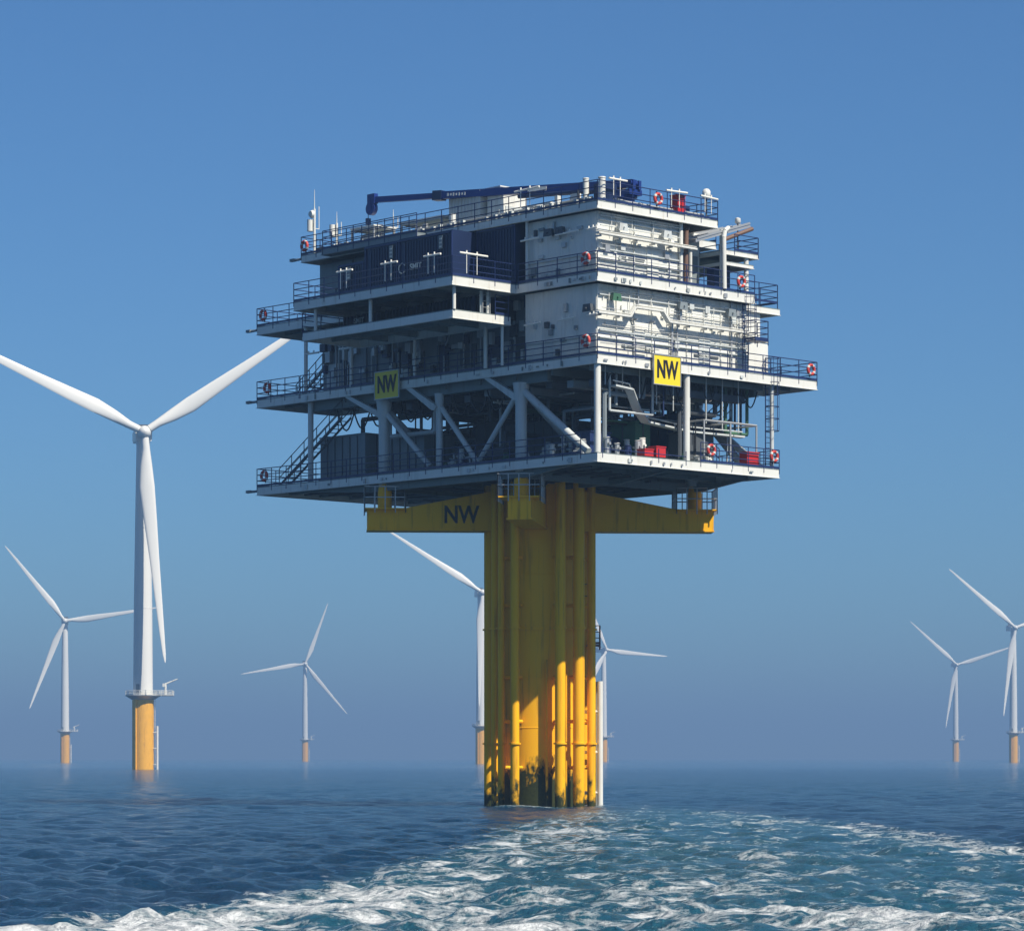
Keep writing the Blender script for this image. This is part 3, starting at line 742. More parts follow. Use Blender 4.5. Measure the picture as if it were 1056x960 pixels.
# suspended cable-tray and pipework in the open storey
b = MB()
hang = [P(.8, 2.0, 23.4), P(.8, 3.3, 23.3), P(1.4, 4.5, 22.3), P(2.2, 6.0, 21.8), P(2.2, 9.5, 21.5), P(1.4, 13.2, 21.4)]
for a, c in zip(hang[:-1], hang[1:]): b.bar(a, c, .5, .1); b.bar(a+P(0,0,.3), c+P(0,0,.3), .06, .06)
for k in range(9):
    p, q = 1.0, 1.6+k*1.35; z = 23.4-.25*k if k < 8 else 21.5
    b.tube(P(p, q, max(z, 21.5)), P(p, q, 24.5), .035, n=5)
ts.part('hanging_cable_tray', b, 'pale')
b = MB()
for q in (9.0, 11.2, 13.4):
    b.tube(P(.5, q, Z1), P(.5, q, 22.0), .06, n=6); b.tube(P(2.8, q, Z1), P(2.8, q, 22.0), .06, n=6); b.tube(P(.5, q, 22.0), P(2.8, q, 22.0), .06, n=6)
b.tube(P(.5, 9, 22.0), P(.5, 13.4, 22.0), .07, n=6); b.tube(P(2.8, 9, 22.0), P(2.8, 13.4, 22.0), .07, n=6)
ts.part('pipe_rack', b, 'steel')
random.seed(11)
for i in range(85):
    p = random.uniform(1.2, 24) if i % 3 else random.uniform(1.0, 5.0); q = random.uniform(1.6, 13.5); z = random.uniform(21.6, 23.7); L_ = random.uniform(2, 7)
    b = MB()
    if random.random() < .5: pts = [P(p, q, 24.3), P(p, q, z), P(min(p+L_, 25), q, z), P(min(p+L_, 25), q, random.choice([Z1, 24.2]))]
    else: pts = [P(p, q, Z1 if random.random() < .4 else 24.2), P(p, q, z), P(p, min(q+L_, 14), z), P(p, min(q+L_, 14), 24.2)]
    b.path(pts, random.choice((.05, .07, .1, .14)), n=7)
    ts.part('pipe', b, random.choice(('grey', 'dark', 'dark', 'pale', 'black', 'blue', 'grey', 'green')), smooth=40)
# black bundled cables hanging in loops under deck two (shaded side)
b = Paths()
for k in range(10):
    p0 = 8.5+k*1.6; pts = []
    for s_ in range(9):
        t = s_/8; pts.append(P(p0+1.7*t, 1.2+.1*k, 24.0-1.3*math.sin(math.pi*t)))
    b.path(pts, .05, n=5)
allparts('hanging_cable', b, 'black')

b = Paths()
for k in range(14):
    q0 = .8+k*.95; pts = [P(1.0+.3*(k % 3), q0+1.2*t/8, 24.1-(.8+.5*(k % 4)/3)*math.sin(math.pi*t/8)) for t in range(9)]
    b.path(pts, .04, n=5)
allparts('hanging_cable', b, 'black')
for k in range(12):
    p = 1.4+k*1.7; ts.part('duct', MB().box((p, p+.5), (1.2, 13.4), (23.35+.1*(k % 3), 23.75+.1*(k % 3))), random.choice(('under', 'dark', 'grey')))
# strip lights on posts
def strip(a, b_, posts=True, drop=.9):
    a = Vector(a); b_ = Vector(b_); m = MB().tube(a, b_, .058, n=8)
    for t in (.25, .62):
        c = a.lerp(b_, t); m.tube(c, c+P(0,0,.16), .05, n=6)
        if posts: m.tube(c, c-P(0,0,drop), .025, n=6)
    ts.part('strip_light', m, 'tube', smooth=40)
for p in (7.4, 11.05, 14.95): strip(P(p+1.4, -4.85, Z3+1.28), P(p, -4.85, Z3+1.28), drop=1.0)
strip(P(6.45, -4.3, Z3+1.3), P(6.45, -2.2, Z3+1.3), drop=1.1)
strip(P(21.9, -.1, Z3+1.4), P(19.5, -.1, Z3+1.5)); strip(P(20.4, -3.6, Z3+.2), P(20.4, -1.2, Z3+.25)); strip(P(20.1, -4.2, 29.0), P(20.1, -1.2, 29.0), False)
for p in (1.9, 4.6): strip(P(p+1.3, .1, 27.05), P(p, .1, 27.1), False)
strip(P(.9, .1, 27.1), P(.1, .1, 27.12), False)
for p0, p1 in ((6.2, 4.7), (3.4, 1.6), (1.0, .1)): strip(P(p0, .1, 31.8), P(p1, .1, 31.85), False)
for p in (24.0, 20.8, 15.6, 12.3): strip(P(p+1.3, .15, 27.3), P(p, .15, 27.3), False)
strip(P(20.5, 0.3, 29.2), P(22.5, .3, 29.2), False)
for p, q in ((4.2, 4.0), (10.5, 2.0), (1.6, 1.4), (2.0, 5.6), (3.0, 9.5), (16, 3)): strip(P(p, q, 23.3), P(p, q+1.3, 23.3), False)
strip(P(0, .9, ZR+1.3), P(0, 2.3, ZR+1.3)); strip(P(0, 5.4, ZR+1.2), P(0, 7.1, ZR+1.25)); strip(P(0, 8.2, ZR+1.25), P(0, 9.6, ZR+1.2)); strip(P(6.6, 0, ZR+1.3), P(4.6, 0, ZR+1.35))
# small sunlit trim, junction boxes and floodlights on the sunlit wall
def floodlight(p, q, z, face, mat='pale'):
    m = MB()
    if face == 'q':
        m.bar(P(p, q, z), P(p-.55, q, z+.1), .07, .07); m.prism([(-.35, 0), (.35, 0), (.28, .42), (-.28, .42)], lambda s_, h: P(p-.45, q+s_, z+h-.1), lambda s_, h: P(p-.15, q+s_*.7, z+h*.8))
    else:
        m.bar(P(p, q, z), P(p, q-.55, z+.1), .07, .07); m.prism([(-.35, 0), (.35, 0), (.28, .42), (-.28, .42)], lambda s_, h: P(p+s_, q-.45, z+h-.1), lambda s_, h: P(p+s_*.7, q-.15, z+h*.8))
    ts.part('floodlight', m, mat)
for q in (2.1, 5.6): floodlight(.5, q, 31.95, 'q')
floodlight(.5, 1.6, 28.05, 'q', 'green'); floodlight(.5, 6.9, 28.1, 'q', 'grey'); floodlight(.5, 10.9, 28.1, 'q', 'grey')
floodlight(3.1, .5, 31.9, 'p', 'dark'); floodlight(.9, .5, 27.4, 'p', 'dark'); floodlight(4.0, .5, 31.9, 'p', 'dark')
for q, z in ((2.2, 31.1), (5.7, 31.0), (2.5, 27.45), (7.7, 28.4), (9.0, 28.3), (11.2, 27.9), (11.6, 28.4), (1.0, 30.9), (6.5, 26.1)):
    ts.part('junction_box', MB().box((.36, .53), (q, q+.35), (z-.25, z+.15)), random.choice(('pale', 'steel', 'pale')))
# roof edge clutter: small brackets along the roof rim
b = MB(); random.seed(3)
for k in range(60):
    p = random.uniform(.3, 23); b.box((p, p+random.uniform(.05, .3)), (.12, .3), (ZR+.004, ZR+random.uniform(.1, .35)))
for k in range(26):
    q = random.uniform(.4, 9.3); b.box((.15, .3), (q, q+random.uniform(.05, .25)), (ZR+.004, ZR+random.uniform(.1, .3)))
each(ts, 'rim_fitting', b, 'pale')
b = Paths()
b.path([P(1, .6, ZR+.35), P(22, .6, ZR+.35)], .07); b.path([P(1, .9, ZR+.2), P(22, .9, ZR+.2)], .1); b.path([P(.6, 1, ZR+.3), P(.6, 9, ZR+.3)], .08)
allparts('roof_pipe', b, 'steel')
random.seed(77)
for i in range(60):          # small fittings on the recessed shaded walls
    p = random.uniform(6.6, 25.2); up = random.random()
    z = random.uniform(25.2, 28.4); w_ = random.uniform(.15, .6); h_ = random.uniform(.15, .8)
    ts.part('wall_fitting', MB().box((p, p+w_), (1.6, 1.84), (z, z+h_)), random.choice(('pale', 'dark', 'blue', 'steel', 'navy', 'white')))
for i in range(14):
    p = random.uniform(6.8, 25); ts.part('conduit', MB().path([P(p, 1.78, Z2+.05), P(p, 1.78, random.uniform(26.5, 28.6)), P(p+random.uniform(-2, 2), 1.78, 28.7)], .05), random.choice(('pale', 'dark', 'steel')))
for i in range(22):
    p = random.uniform(1.0, 5.8); z = random.choice((random.uniform(25.1, 28.3), random.uniform(29.6, 32.5))); w_ = random.uniform(.1, .4)
    ts.part('wall_fitting', MB().box((p, p+w_), (.36, .53), (z, z+random.uniform(.1, .5))), random.choice(('pale', 'dark', 'grey', 'steel')))
for i in range(30):
    q = random.uniform(.8, 12.0); z = random.uniform(25.1, 28.5); w_ = random.uniform(.1, .45)
    ts.part('wall_fitting', MB().box((.44, .53), (q, q+w_*.6), (z, z+random.uniform(.06, .25))), random.choice(('pale', 'white', 'wall', 'white')))
for i in range(16):
    q = random.uniform(.8, 6.6); z = random.uniform(29.6, 32.5); w_ = random.uniform(.1, .45)
    ts.part('wall_fitting', MB().box((.44, .53), (q, q+w_*.6), (z, z+random.uniform(.06, .25))), random.choice(('pale', 'white', 'wall', 'white')))
for z, q0, q1, rr in ((25.35, .6, 12.4, .03), (25.6, .6, 5.2, .025), (26.6, .7, 12.3, .03), (26.75, 2.0, 9.0, .02), (27.75, 6.0, 12.4, .03), (27.9, 6.2, 12.0, .025), (28.5, .7, 12.4, .03), (28.62, .7, 8.0, .025),
                     (29.95, .6, 7.0, .03), (30.4, .6, 7.0, .02), (31.2, .6, 7.0, .03), (31.05, .6, 4.0, .02), (32.05, .6, 7.0, .03), (32.6, .6, 7.0, .03), (32.72, .6, 7.0, .025), (27.55, .7, 3.0, .02)):
    ts.part('conduit', MB().tube(P(.36, q0, z), P(.36, q1, z), rr, n=6), random.choice(('white', 'white', 'pale', 'steel')))
for q in (1.3, 2.9, 4.6, 6.0, 7.9, 9.7, 11.5):
    ts.part('conduit', MB().tube(P(.40, q, 27.3), P(.40, q, random.choice((28.8, 28.4))), .025, n=6), 'white')
    if q < 7: ts.part('conduit', MB().tube(P(.40, q+.2, 31.6), P(.40, q+.2, 32.8), .025, n=6), 'white')
for i in range(46):          # brackets, lamps and cable clips hanging under the deck rims
    z = random.choice((Z1, Z2, Z3)); p = random.uniform(.3, 25); h_ = random.uniform(.08, .3)
    ts.part('rim_clip', MB().box((p, p+random.uniform(.05, .3)), (-.08, -.042), (z-.3-h_*.5, z-.3+h_*.5)) if z < 29 or p < 6 else MB().box((p, p+.2), (.4, .5), (z-.8, z-.5)), random.choice(('under', 'pale', 'steel')))
for i in range(30):
    z = random.choice((Z1, Z2, Z3)); q = random.uniform(.3, 12.4); h_ = random.uniform(.08, .25)
    ts.part('rim_clip', MB().box((-.08, -.042), (q, q+random.uniform(.05, .3)), (z-.3-h_*.5, z-.3+h_*.5)), random.choice(('grey', 'pale', 'steel')))
for i in range(55):          # pumps, boxes and stub pipes crowding the roof edge
    p = random.uniform(12.0, 25.0) if i % 3 else random.uniform(1.5, 12.0); q = random.uniform(.5, 3.2); h_ = random.uniform(.2, 1.05); w_ = random.uniform(.12, .6)
    m = MB().box((p, p+w_), (q, q+random.uniform(.12, .5)), (ZR+.004, ZR+h_)) if i % 2 else MB().tube(P(p, q, ZR), P(p, q, ZR+h_), random.uniform(.04, .16), n=8)
    ts.part('roof_fitting', m, random.choice(('white', 'pale', 'steel', 'dark', 'brown', 'white', 'grey')))
for i in range(12):
    q = random.uniform(3, 9.3); p = random.uniform(.5, 3)
    ts.part('roof_fitting', MB().box((p, p+.4), (q, q+random.uniform(.1, .5)), (ZR+.004, ZR+random.uniform(.3, 1.0))), random.choice(('white', 'blue', 'steel', 'blue')))
# rod-like pole ends sticking out sideways on the left
for q, z in ((.1, Z1+.1-.35), (.1, Z2-.1), (.1, Z3-.2), (.1, ZR-.2)):
    p0 = 29.6 if z < 30 else 25.3
    ts.part('outrigger', MB().tube(P(p0, q, z), P(p0+1.3, q, z), .08, n=8).box((p0+.9, p0+1.3), (q-.12, q+.12), (z-.06, z+.1)), 'grey')

# ------------------------------------------------------------ things on the topside
def t_sign(p0, q0, face, z0, wd, ht, label, cat='sign'):
    """square yellow NW board hung on the deck-two rail"""
    t = Thing('platform_sign', label, cat, p0, q0, z0, 'yellow square boards hung on the deck rail')
    if face == 'q':
        t.part('board', MB().box((p0-.06, p0), (q0-wd/2, q0+wd/2), (z0, z0+ht)), 'signyellow')
        fr = MB(); 
        for a, c in ((q0-wd/2-.05, q0-wd/2), (q0+wd/2, q0+wd/2+.05)): fr.box((p0-.09, p0+.02), (a, c), (z0-.05, z0+ht+.05))
        for a, c in ((z0-.05, z0), (z0+ht, z0+ht+.05)): fr.box((p0-.09, p0+.02), (q0-wd/2, q0+wd/2), (a, c))
        t.part('frame', fr, 'steel')
        lettering('NW', 1.36, .01, 'black', t.e, (0, -.075, ht*.5), 'q', .045, .68)
    else:
        t.part('board', MB().box((p0-wd/2, p0+wd/2), (q0-.06, q0), (z0, z0+ht)), 'signyellow')
        fr = MB()
        for a, c in ((p0-wd/2-.05, p0-wd/2), (p0+wd/2, p0+wd/2+.05)): fr.box((a, c), (q0-.09, q0+.02), (z0-.05, z0+ht+.05))
        for a, c in ((z0-.05, z0), (z0+ht, z0+ht+.05)): fr.box((p0-wd/2, p0+wd/2), (q0-.09, q0+.02), (a, c))
        t.part('frame', fr, 'steel')
        lettering('NW', 1.36, .01, 'black', t.e, (-.075, 0, ht*.5), 'p', .045, .68)
    return t
t_sign(-.16, 5.25, 'q', 23.62, 2.1, 1.6, 'bright sunlit yellow square board reading NW on the white side of the substation')
t_sign(17.3, -.18, 'p', 23.95, 2.1, 1.55, 'shaded yellow square board reading NW on the shaded left side of the substation')

# lifebuoys
def buoy(p, q, z, face, label):
    t = Thing('lifebuoy', label, 'lifebuoy', p, q, z, 'lifebuoys hung on the deck rails')
    ax = (0, 1, 0) if face == 'q' else (1, 0, 0)
    t.part('ring', MB().ring(P(p, q, z), ax, .27, .09, n=24, m=8), 'orange', smooth=60)
    m = MB()
    for a in (20, 110, 200, 290): m.ring(P(p, q, z), ax, .27, .097, n=5, m=8, a0=a, a1=a+24)
    for m_ in pieces(m): t.part('band', m_, 'pale', smooth=60)
    c = P(p, q, z)+(P(.12, 0, 0) if face == 'q' else P(0, .12, 0))
    t.part('holder', MB().box((c.y-.04, c.y+.04) if face == 'q' else (c.y-.4, c.y+.4), (c.x-.4, c.x+.4) if face == 'q' else (c.x-.04, c.x+.04), (z-.45, z+.45)) if False else
           MB().bar(c-P(0,0,.42), c+P(0,0,.42), .06, .06), 'blue')
buoy(29.0, -.16, Z3+.62, 'p', 'lifebuoy on the upper left balcony rail, highest of the three at the left end')
buoy(28.6, -.16, Z2+.62, 'p', 'lifebuoy on the middle left balcony rail, above the lowest one')
buoy(28.9, -.16, Z1+.62, 'p', 'lifebuoy on the lowest deck rail at the far left end')
buoy(.75, -.16, Z3+.75, 'p', 'lifebuoy on the shaded rail by the sunlit corner, upper of two')
buoy(.75, -.16, Z2+.75, 'p', 'lifebuoy on the shaded rail by the sunlit corner, lower of two')
buoy(-.16, 4.6, ZR+.6, 'q', 'lifebuoy on the roof rail above the sunlit wall')
buoy(-.16, 11.4, Z3+.6, 'q', 'lifebuoy hung under the right end platforms beside a blue panel')
buoy(-.16, 17.4, Z2+.6, 'q', 'lifebuoy on the rail of the balcony jutting out at the far right')
buoy(-.16, 8.9, Z1+.7, 'q', 'lifebuoy on the lowest deck right of the second white column')
buoy(-.16, 14.2, Z1+.7, 'q', 'lifebuoy on the lowest deck at its right end beside the red box')
buoy(25.0, -.16, ZR+.5, 'p', 'lifebuoy on the roof rail at the left end near the antenna mast')

# red boxes
def redbox(p, q, z, wd, ht, label):
    t = Thing('fire_box', label, 'fire box', p, q, z, 'red fire equipment boxes')
    t.part('cabinet', MB().box((p-.3, p+.3), (q-wd/2, q+wd/2), (z+.1, z+ht)), 'red')
    t.part('foot', MB().box((p-.25, p-.15), (q-wd/2+.05, q+wd/2-.05), (z, z+.1)).box((p+.15, p+.25), (q-wd/2+.05, q+wd/2-.05), (z, z+.1)), 'dark')
    t.part('lid', MB().box((p-.33, p+.33), (q-wd/2-.03, q+wd/2+.03), (z+ht+.002, z+ht+.06)), 'red')
redbox(.7, 5.4, Z1, .75, .65, 'red box on the lowest deck left of the second white column')
redbox(.7, 4.45, Z1, .7, .45, 'low dark red box on the lowest deck, left neighbour of the brighter red box')
redbox(.7, 13.0, Z1, 1.0, .85, 'large red box at the right end of the lowest deck')
redbox(.5, 6.85, ZR, .6, 1.1, 'red upright box on the roof behind the rail above the sunlit wall')
t = Thing('wall_panel_box', 'dark blue cabinet standing behind the lifebuoy at the right end of the upper deck', 'cabinet', 1.2, 10.9, Z3)
t.part('cabinet', MB().box((.9, 1.5), (10.3, 11.6), (Z3+.05, Z3+1.7)), 'blue'); t.part('plinth', MB().box((.95, 1.45), (10.4, 11.5), (Z3, Z3+.05)), 'dark')
t = Thing('control_cabinet', 'dark blue cabinet on the roof right of the white corner post', 'cabinet', .9, 1.5, ZR)
t.part('cabinet', MB().box((.5, 1.3), (1.0, 2.0), (ZR+.05, ZR+1.15)), 'navy'); t.part('plinth', MB().box((.55, 1.25), (1.05, 1.95), (ZR, ZR+.05)), 'dark')

# navy cooler units along the shaded side
def cooler(p0, p1, q0, q1, z0, z1, label, plate=None):
    t = Thing('cooler_unit', label, 'cooling unit', (p0+p1)/2, (q0+q1)/2, z0, 'navy cooling units on the shaded side')
    t.part('casing', MB().box((p0, p1), (q0, q1), (z0+.12, z1)), 'navy')
    t.part('skid', MB().box((p0, p1), (q0+.1, q0+.3), (z0, z0+.12)).box((p0, p1), (q1-.3, q1-.1), (z0, z0+.12)), 'dark')
    g = MB(); n = int((p1-p0-.3)/.24)
    for k in range(n): x = p0+.2+k*.24; g.box((x, x+.05), (q0-.06, q0), (z0+.35, z1-.25))
    t.part('radiator_fins', g, 'navy')
    f = MB()
    for a in (z0+.2, z1-.18): f.box((p0-.02, p1+.02), (q0-.1, q0-.0), (a, a+.1))
    for a in (p0, p1-.1): f.box((a, a+.1), (q0-.09, q0-.001), (z0+.3, z1-.18))
    t.part('frame', f, 'blue')
    if plate:
        o = t.part('number_plate', MB().box((plate-.16, plate+.16), (q0-.13, q0-.1), (z1-1.0, z1-.25)), 'grey')
        m = MB()
        for k in range(3): m.box((plate-.1, plate+.1), (q0-.145, q0-.13), (z1-.92+k*.22, z1-.84+k*.22))
        each(t, 'plate_mark', m, 'pale', o)
    return t
ZC = Z3
cooler(6.7, 9.9, .2, 1.25, ZC, 32.9, 'navy cooling unit with a recessed dark panel, nearest the pale wall')
c2_ = cooler(10.0, 14.6, -1.6, 1.2, ZC, 32.75, 'middle navy cooling unit with faint white lettering and one number plate', 10.9)
c3_ = cooler(14.7, 17.6, -1.6, 1.2, ZC, 32.7, 'navy cooling unit left of the one with white lettering, number plate near its right end', 15.2)
cooler(17.7, 20.0, -1.6, 1.2, ZC, 31.9, 'lowest and leftmost navy cooling unit, under the roof walkway', 19.0)
lettering('SMIT', .48, .01, 'pale', c2_.e, (-1.52, .75, 1.58), 'p', .01)
m = MB().ring(P(14.25, -1.71, ZC+1.6), (1, 0, 0), .28, .035, n=20, m=6, a0=40, a1=330)
c2_.part('emblem', m, 'pale')
# dark units on the lower cantilever level
def darkunit(p0, p1, label, text=False):
    t = Thing('transformer_radiator', label, 'radiator', (p0+p1)/2, -.2, 27.65, 'dark radiators behind the lower cantilever platform')
    t.part('core', MB().box((p0, p1), (-1.2, 1.8), (27.75, Z3-.55)), 'black')
    g = MB()
    for k in range(int((p1-p0)/.3)): g.box((p0+.1+k*.3, p0+.16+k*.3), (-1.5, -1.2), (27.8, Z3-.6))
    t.part('fins', g, 'navy'); t.part('skid', MB().box((p0, p1), (-1.0, -.8), (27.65, 27.75)).box((p0, p1), (1.2, 1.4), (27.65, 27.75)), 'dark')
    if text:
        lettering('SMIT', .42, .01, 'pale', t.e, (-1.33, 0, .8), 'p', .01)
darkunit(8.4, 12.4, 'dark radiator behind the lower cantilever platform, nearest the white end beam')
darkunit(12.8, 16.2, 'dark radiator in the middle of the lower cantilever platform')
darkunit(16.6, 20.0, 'dark radiator at the left end of the lower cantilever platform with small pale lettering', True)

# white plant containers on the roof
t = Thing('plant_container', 'large grey white box unit on the roof with a sunlit end, behind the shaded rail', 'container', 12.6, 3.4, ZR)
t.part('body', MB().box((12.3, 15.0), (2.6, 4.8), (ZR+.12, 35.75)), 'pale'); t.part('skid', MB().box((12.3, 15.0), (2.8, 3.0), (ZR, ZR+.12)).box((12.3, 15.0), (4.4, 4.6), (ZR, ZR+.12)), 'dark')
m = MB()
for k in range(9): m.box((12.5+.28*k, 12.54+.28*k), (2.55, 2.6), (ZR+.3, 35.6))
t.part('panel_rib', m, 'pale')
t.part('roof_cap', MB().box((12.22, 15.08), (2.52, 4.88), (35.752, 35.82)), 'white')
t = Thing('plant_container', 'narrower box unit on the roof right of the large one, with wide sunlit end', 'container', 11.2, 3.6, ZR)
t.part('body', MB().box((10.9, 12.0), (2.9, 5.0), (ZR+.12, 35.85)), 'white'); t.part('skid', MB().box((10.9, 12.0), (3.0, 3.2), (ZR, ZR+.12)).box((10.9, 12.0), (4.6, 4.8), (ZR, ZR+.12)), 'dark')
t.part('roof_cap', MB().box((10.84, 12.06), (2.84, 5.06), (35.852, 35.92)), 'white')
t.part('louvre', MB().box((10.85, 10.9), (3.3, 4.6), (ZR+.5, ZR+1.5)), 'pale')
# pump / cooling skids on the roof
def skid(p, q, lp, lq, h, label, mat='steel', name='cooling_skid'):
    t = Thing(name, label, 'cooling skid', p, q, ZR, 'open framed skids on the roof')
    f = MB()
    for a in (p-lp/2, p+lp/2):
        for c in (q-lq/2, q+lq/2): f.box((a-.05, a+.05), (c-.05, c+.05), (ZR, ZR+h))
    for z in (ZR+.15, ZR+h-.1):
        for c in (q-lq/2, q+lq/2): f.box((p-lp/2+.05, p+lp/2-.05), (c-.04, c+.04), (z, z+.1))
        for a in (p-lp/2, p+lp/2): f.box((a-.04, a+.04), (q-lq/2+.05, q+lq/2-.05), (z, z+.1))
    t.part('frame', f, mat)
    t.part('tank', MB().tube(P(p-lp/2+.25, q, ZR+h*.5), P(p+lp/2-.25, q, ZR+h*.5), min(lq, h)*.33, n=16), 'pale', smooth=40)
    g = MB().box((p-lp/2-.1, p+lp/2+.1), (q-lq/2-.1, q+lq/2+.1), (ZR+h+.002, ZR+h+.08))
    for k in range(int(lp/.8)): g.tube(P(p-lp/2+.4+k*.8, q, ZR+h+.08), P(p-lp/2+.4+k*.8, q, ZR+h+.22), .22, n=12)
    t.part('fan_deck', g, 'white', smooth=40)
skid(17.2, 3.4, 3.6, 2.0, 1.35, 'long open skid with pale top on the roof left of the large box unit')
skid(20.9, 1.8, 2.0, 1.6, 1.2, 'small dark framed skid on the roof under the crane hook')
skid(7.5, 3.5, 2.2, 1.8, .95, 'low skid on the roof right of the narrow box unit')
# white cones / vents on roof
def vent(p, q, h, r, label, cap=True):
    t = Thing('roof_vent', label, 'vent', p, q, ZR, 'white vents on the roof')
    t.part('stack', MB().tube(P(p, q, ZR), P(p, q, ZR+h), r, n=12), 'white', smooth=40)
    t.part('cap', MB().tube(P(p, q, ZR+h+.02), P(p, q, ZR+h+.08), r*1.12, r*1.05, n=12), 'white', smooth=40)
vent(5.2, .7, .35, .32, 'low white conical vent on the roof rim above the shaded pale wall')
vent(17.2, .8, .3, .3, 'low white vent on the roof rim above the number plate')
vent(1.4, .5, 1.35, .17, 'tall white post vent on the shaded roof rim near the crane body')
vent(.35, .7, 1.3, .2, 'tall white post vent at the sunlit roof corner')
# antennas
def mast(p, q, z, h, label, dish=True, r=.07, panels=True):
    t = Thing('antenna_mast', label, 'antenna', p, q, z, 'antennas on the roof')
    t.part('pole', MB().tube(P(p, q, z), P(p, q, z+h*.7), r, n=8), 'white')
    t.part('whip', MB().tube(P(p, q, z+h*.7), P(p, q, z+h), .03, .012, n=6).tube(P(p, q+.35, z+h*.4), P(p, q+.35, z+h*.75), .025, n=5).bar(P(p, q, z+h*.4), P(p, q+.37, z+h*.4), .04, .04), 'white')
    if panels:
        t.part('panel_antenna', MB().tube(P(p+.28, q-.1, z+h*.36), P(p+.28, q-.1, z+h*.36+.7), .2, n=10), 'white', smooth=40)
        t.part('bracket', MB().bar(P(p, q, z+h*.45), P(p+.4, q, z+h*.45), .1, .25).bar(P(p, q, z+h*.6), P(p+.25, q, z+h*.62), .1, .2), 'black')
    if dish: t.part('dish', MB().tube(P(p+.1, q-.1, z+h*.62), P(p+.1, q-.25, z+h*.62), .25, .18, n=14), 'white', smooth=40)
mast(24.6, .3, ZR, 3.9, 'tall antenna mast with white drum and dish at the left end of the roof')
mast(22.5, .3, ZR, 2.3, 'shorter antenna mast with white panels, right of the tallest mast', dish=False)
mast(17.1, .1, ZR, 1.7, 'thin whip antenna on the roof rail right of the crane hook', dish=False, panels=False, r=.03)
t = Thing('radar_dome', 'small white dome on a stub at the right end of the roof', 'radar dome', .6, 9.3, ZR)
t.part('stub', MB().tube(P(.6, 9.3, ZR), P(.6, 9.3, ZR+1.3), .05, n=8), 'dark'); t.part('dome', MB().lathe(P(.6, 9.3, ZR+1.3), [(.18, 0), (.24, .05), (.24, .4), (.15, .52), (.03, .56)], 14), 'white', smooth=50)
t = Thing('floodlight_pole', 'small white lamp on a pole below the roof right of the end rail', 'lamp', .3, 11.6, 31.75)
t.part('pole', MB().tube(P(.3, 11.6, 31.75), P(.3, 11.6, 33.4), .04, n=6), 'dark'); t.part('lamp', MB().lathe(P(.3, 11.6, 33.4), [(.1, 0), (.18, .08), (.16, .3), (.03, .36)], 12), 'white', smooth=50)

# the crane, boom laid across the roof
t = Thing('deck_crane', 'navy blue crane with long boom laid across the roof, hook hanging at its left tip', 'crane', 1.9, 4.2, ZR)
t.part('pedestal', MB().lathe(P(1.9, 4.2, ZR), [(.6, 0), (.45, .12), (.45, .8), (.6, .85), (.6, .95)], 20), 'crane', smooth=40)
cb = MB().box((1.2, 2.8), (3.7, 4.7), (ZR+.95, ZR+1.25)).box((1.1, 1.5), (3.9, 4.1), (ZR+1.25, ZR+1.75)).box((1.1, 1.5), (4.35, 4.55), (ZR+1.25, ZR+1.75)); cb.tube(P(1.3, 3.8, ZR+1.6), P(1.3, 4.6, ZR+1.6), .15, n=12)
body = t.part('slew_body', cb, 'crane')
t.part('winch', MB().tube(P(2.5, 3.8, ZR+1.42), P(2.5, 4.6, ZR+1.42), .17, n=14), 'dark', body, smooth=40)
A = P(1.3, 4.2, 34.9); B = P(20.7, 1.6, 36.22); Mi = A.lerp(B, .72)
t.part('boom', MB().bar(A, Mi+(B-A)*.02, .42, .42), 'crane')
t.part('boom_extension', MB().bar(Mi, B, .30, .33), 'crane', label='slimmer outer boom section')
col_ = MB().bar(Mi-(B-A)*.005, Mi+(B-A)*.03, .5, .56); t.part('boom_collar', col_, 'navy')
t.part('boom_cylinder', MB().tube(P(2.4, 3.75, ZR+1.35), A.lerp(B, .42)+P(0, -.1, -.35), .13, n=10), 'navy', smooth=40)
hd = MB().tube(B+P(.1, -.14, -.5), B+P(.1, .14, -.5), .4, n=20).bar(B+P(-.3, 0, .05), B+P(.35, 0, .05), .3, .6).bar(B+P(.15, 0, -.0), B+P(.1, 0, -.7), .25, .35)
head = t.part('boom_head', hd, 'crane')
t.part('hoist_rope', MB().tube(B+P(.42, 0, -.5), B+P(.42, 0, -1.1), .022, n=5), 'black')
t.part('hook_block', MB().bar(B+P(.42, 0, -1.05), B+P(.42, 0, -1.45), .2, .26).ring(B+P(.42, 0, -1.6), (1, 0, 0), .12, .04, n=12, m=6, a0=0, a1=270), 'navy')
# pale name board on the boom and a run of small white marks
nb = t.part('boom_plate', MB().bar(A.lerp(B, .31)+P(0, -.23, 0), A.lerp(B, .38)+P(0, -.23, 0), .02, .24), 'white')
mk = MB()
for k in range(7): c = A.lerp(B, .62+k*.011); mk.bar(c+P(0, -.22, .0), c+P(.14, -.22, .01), .015, .13 if k % 2 else .18)
t.part('boom_marks', mk, 'white')

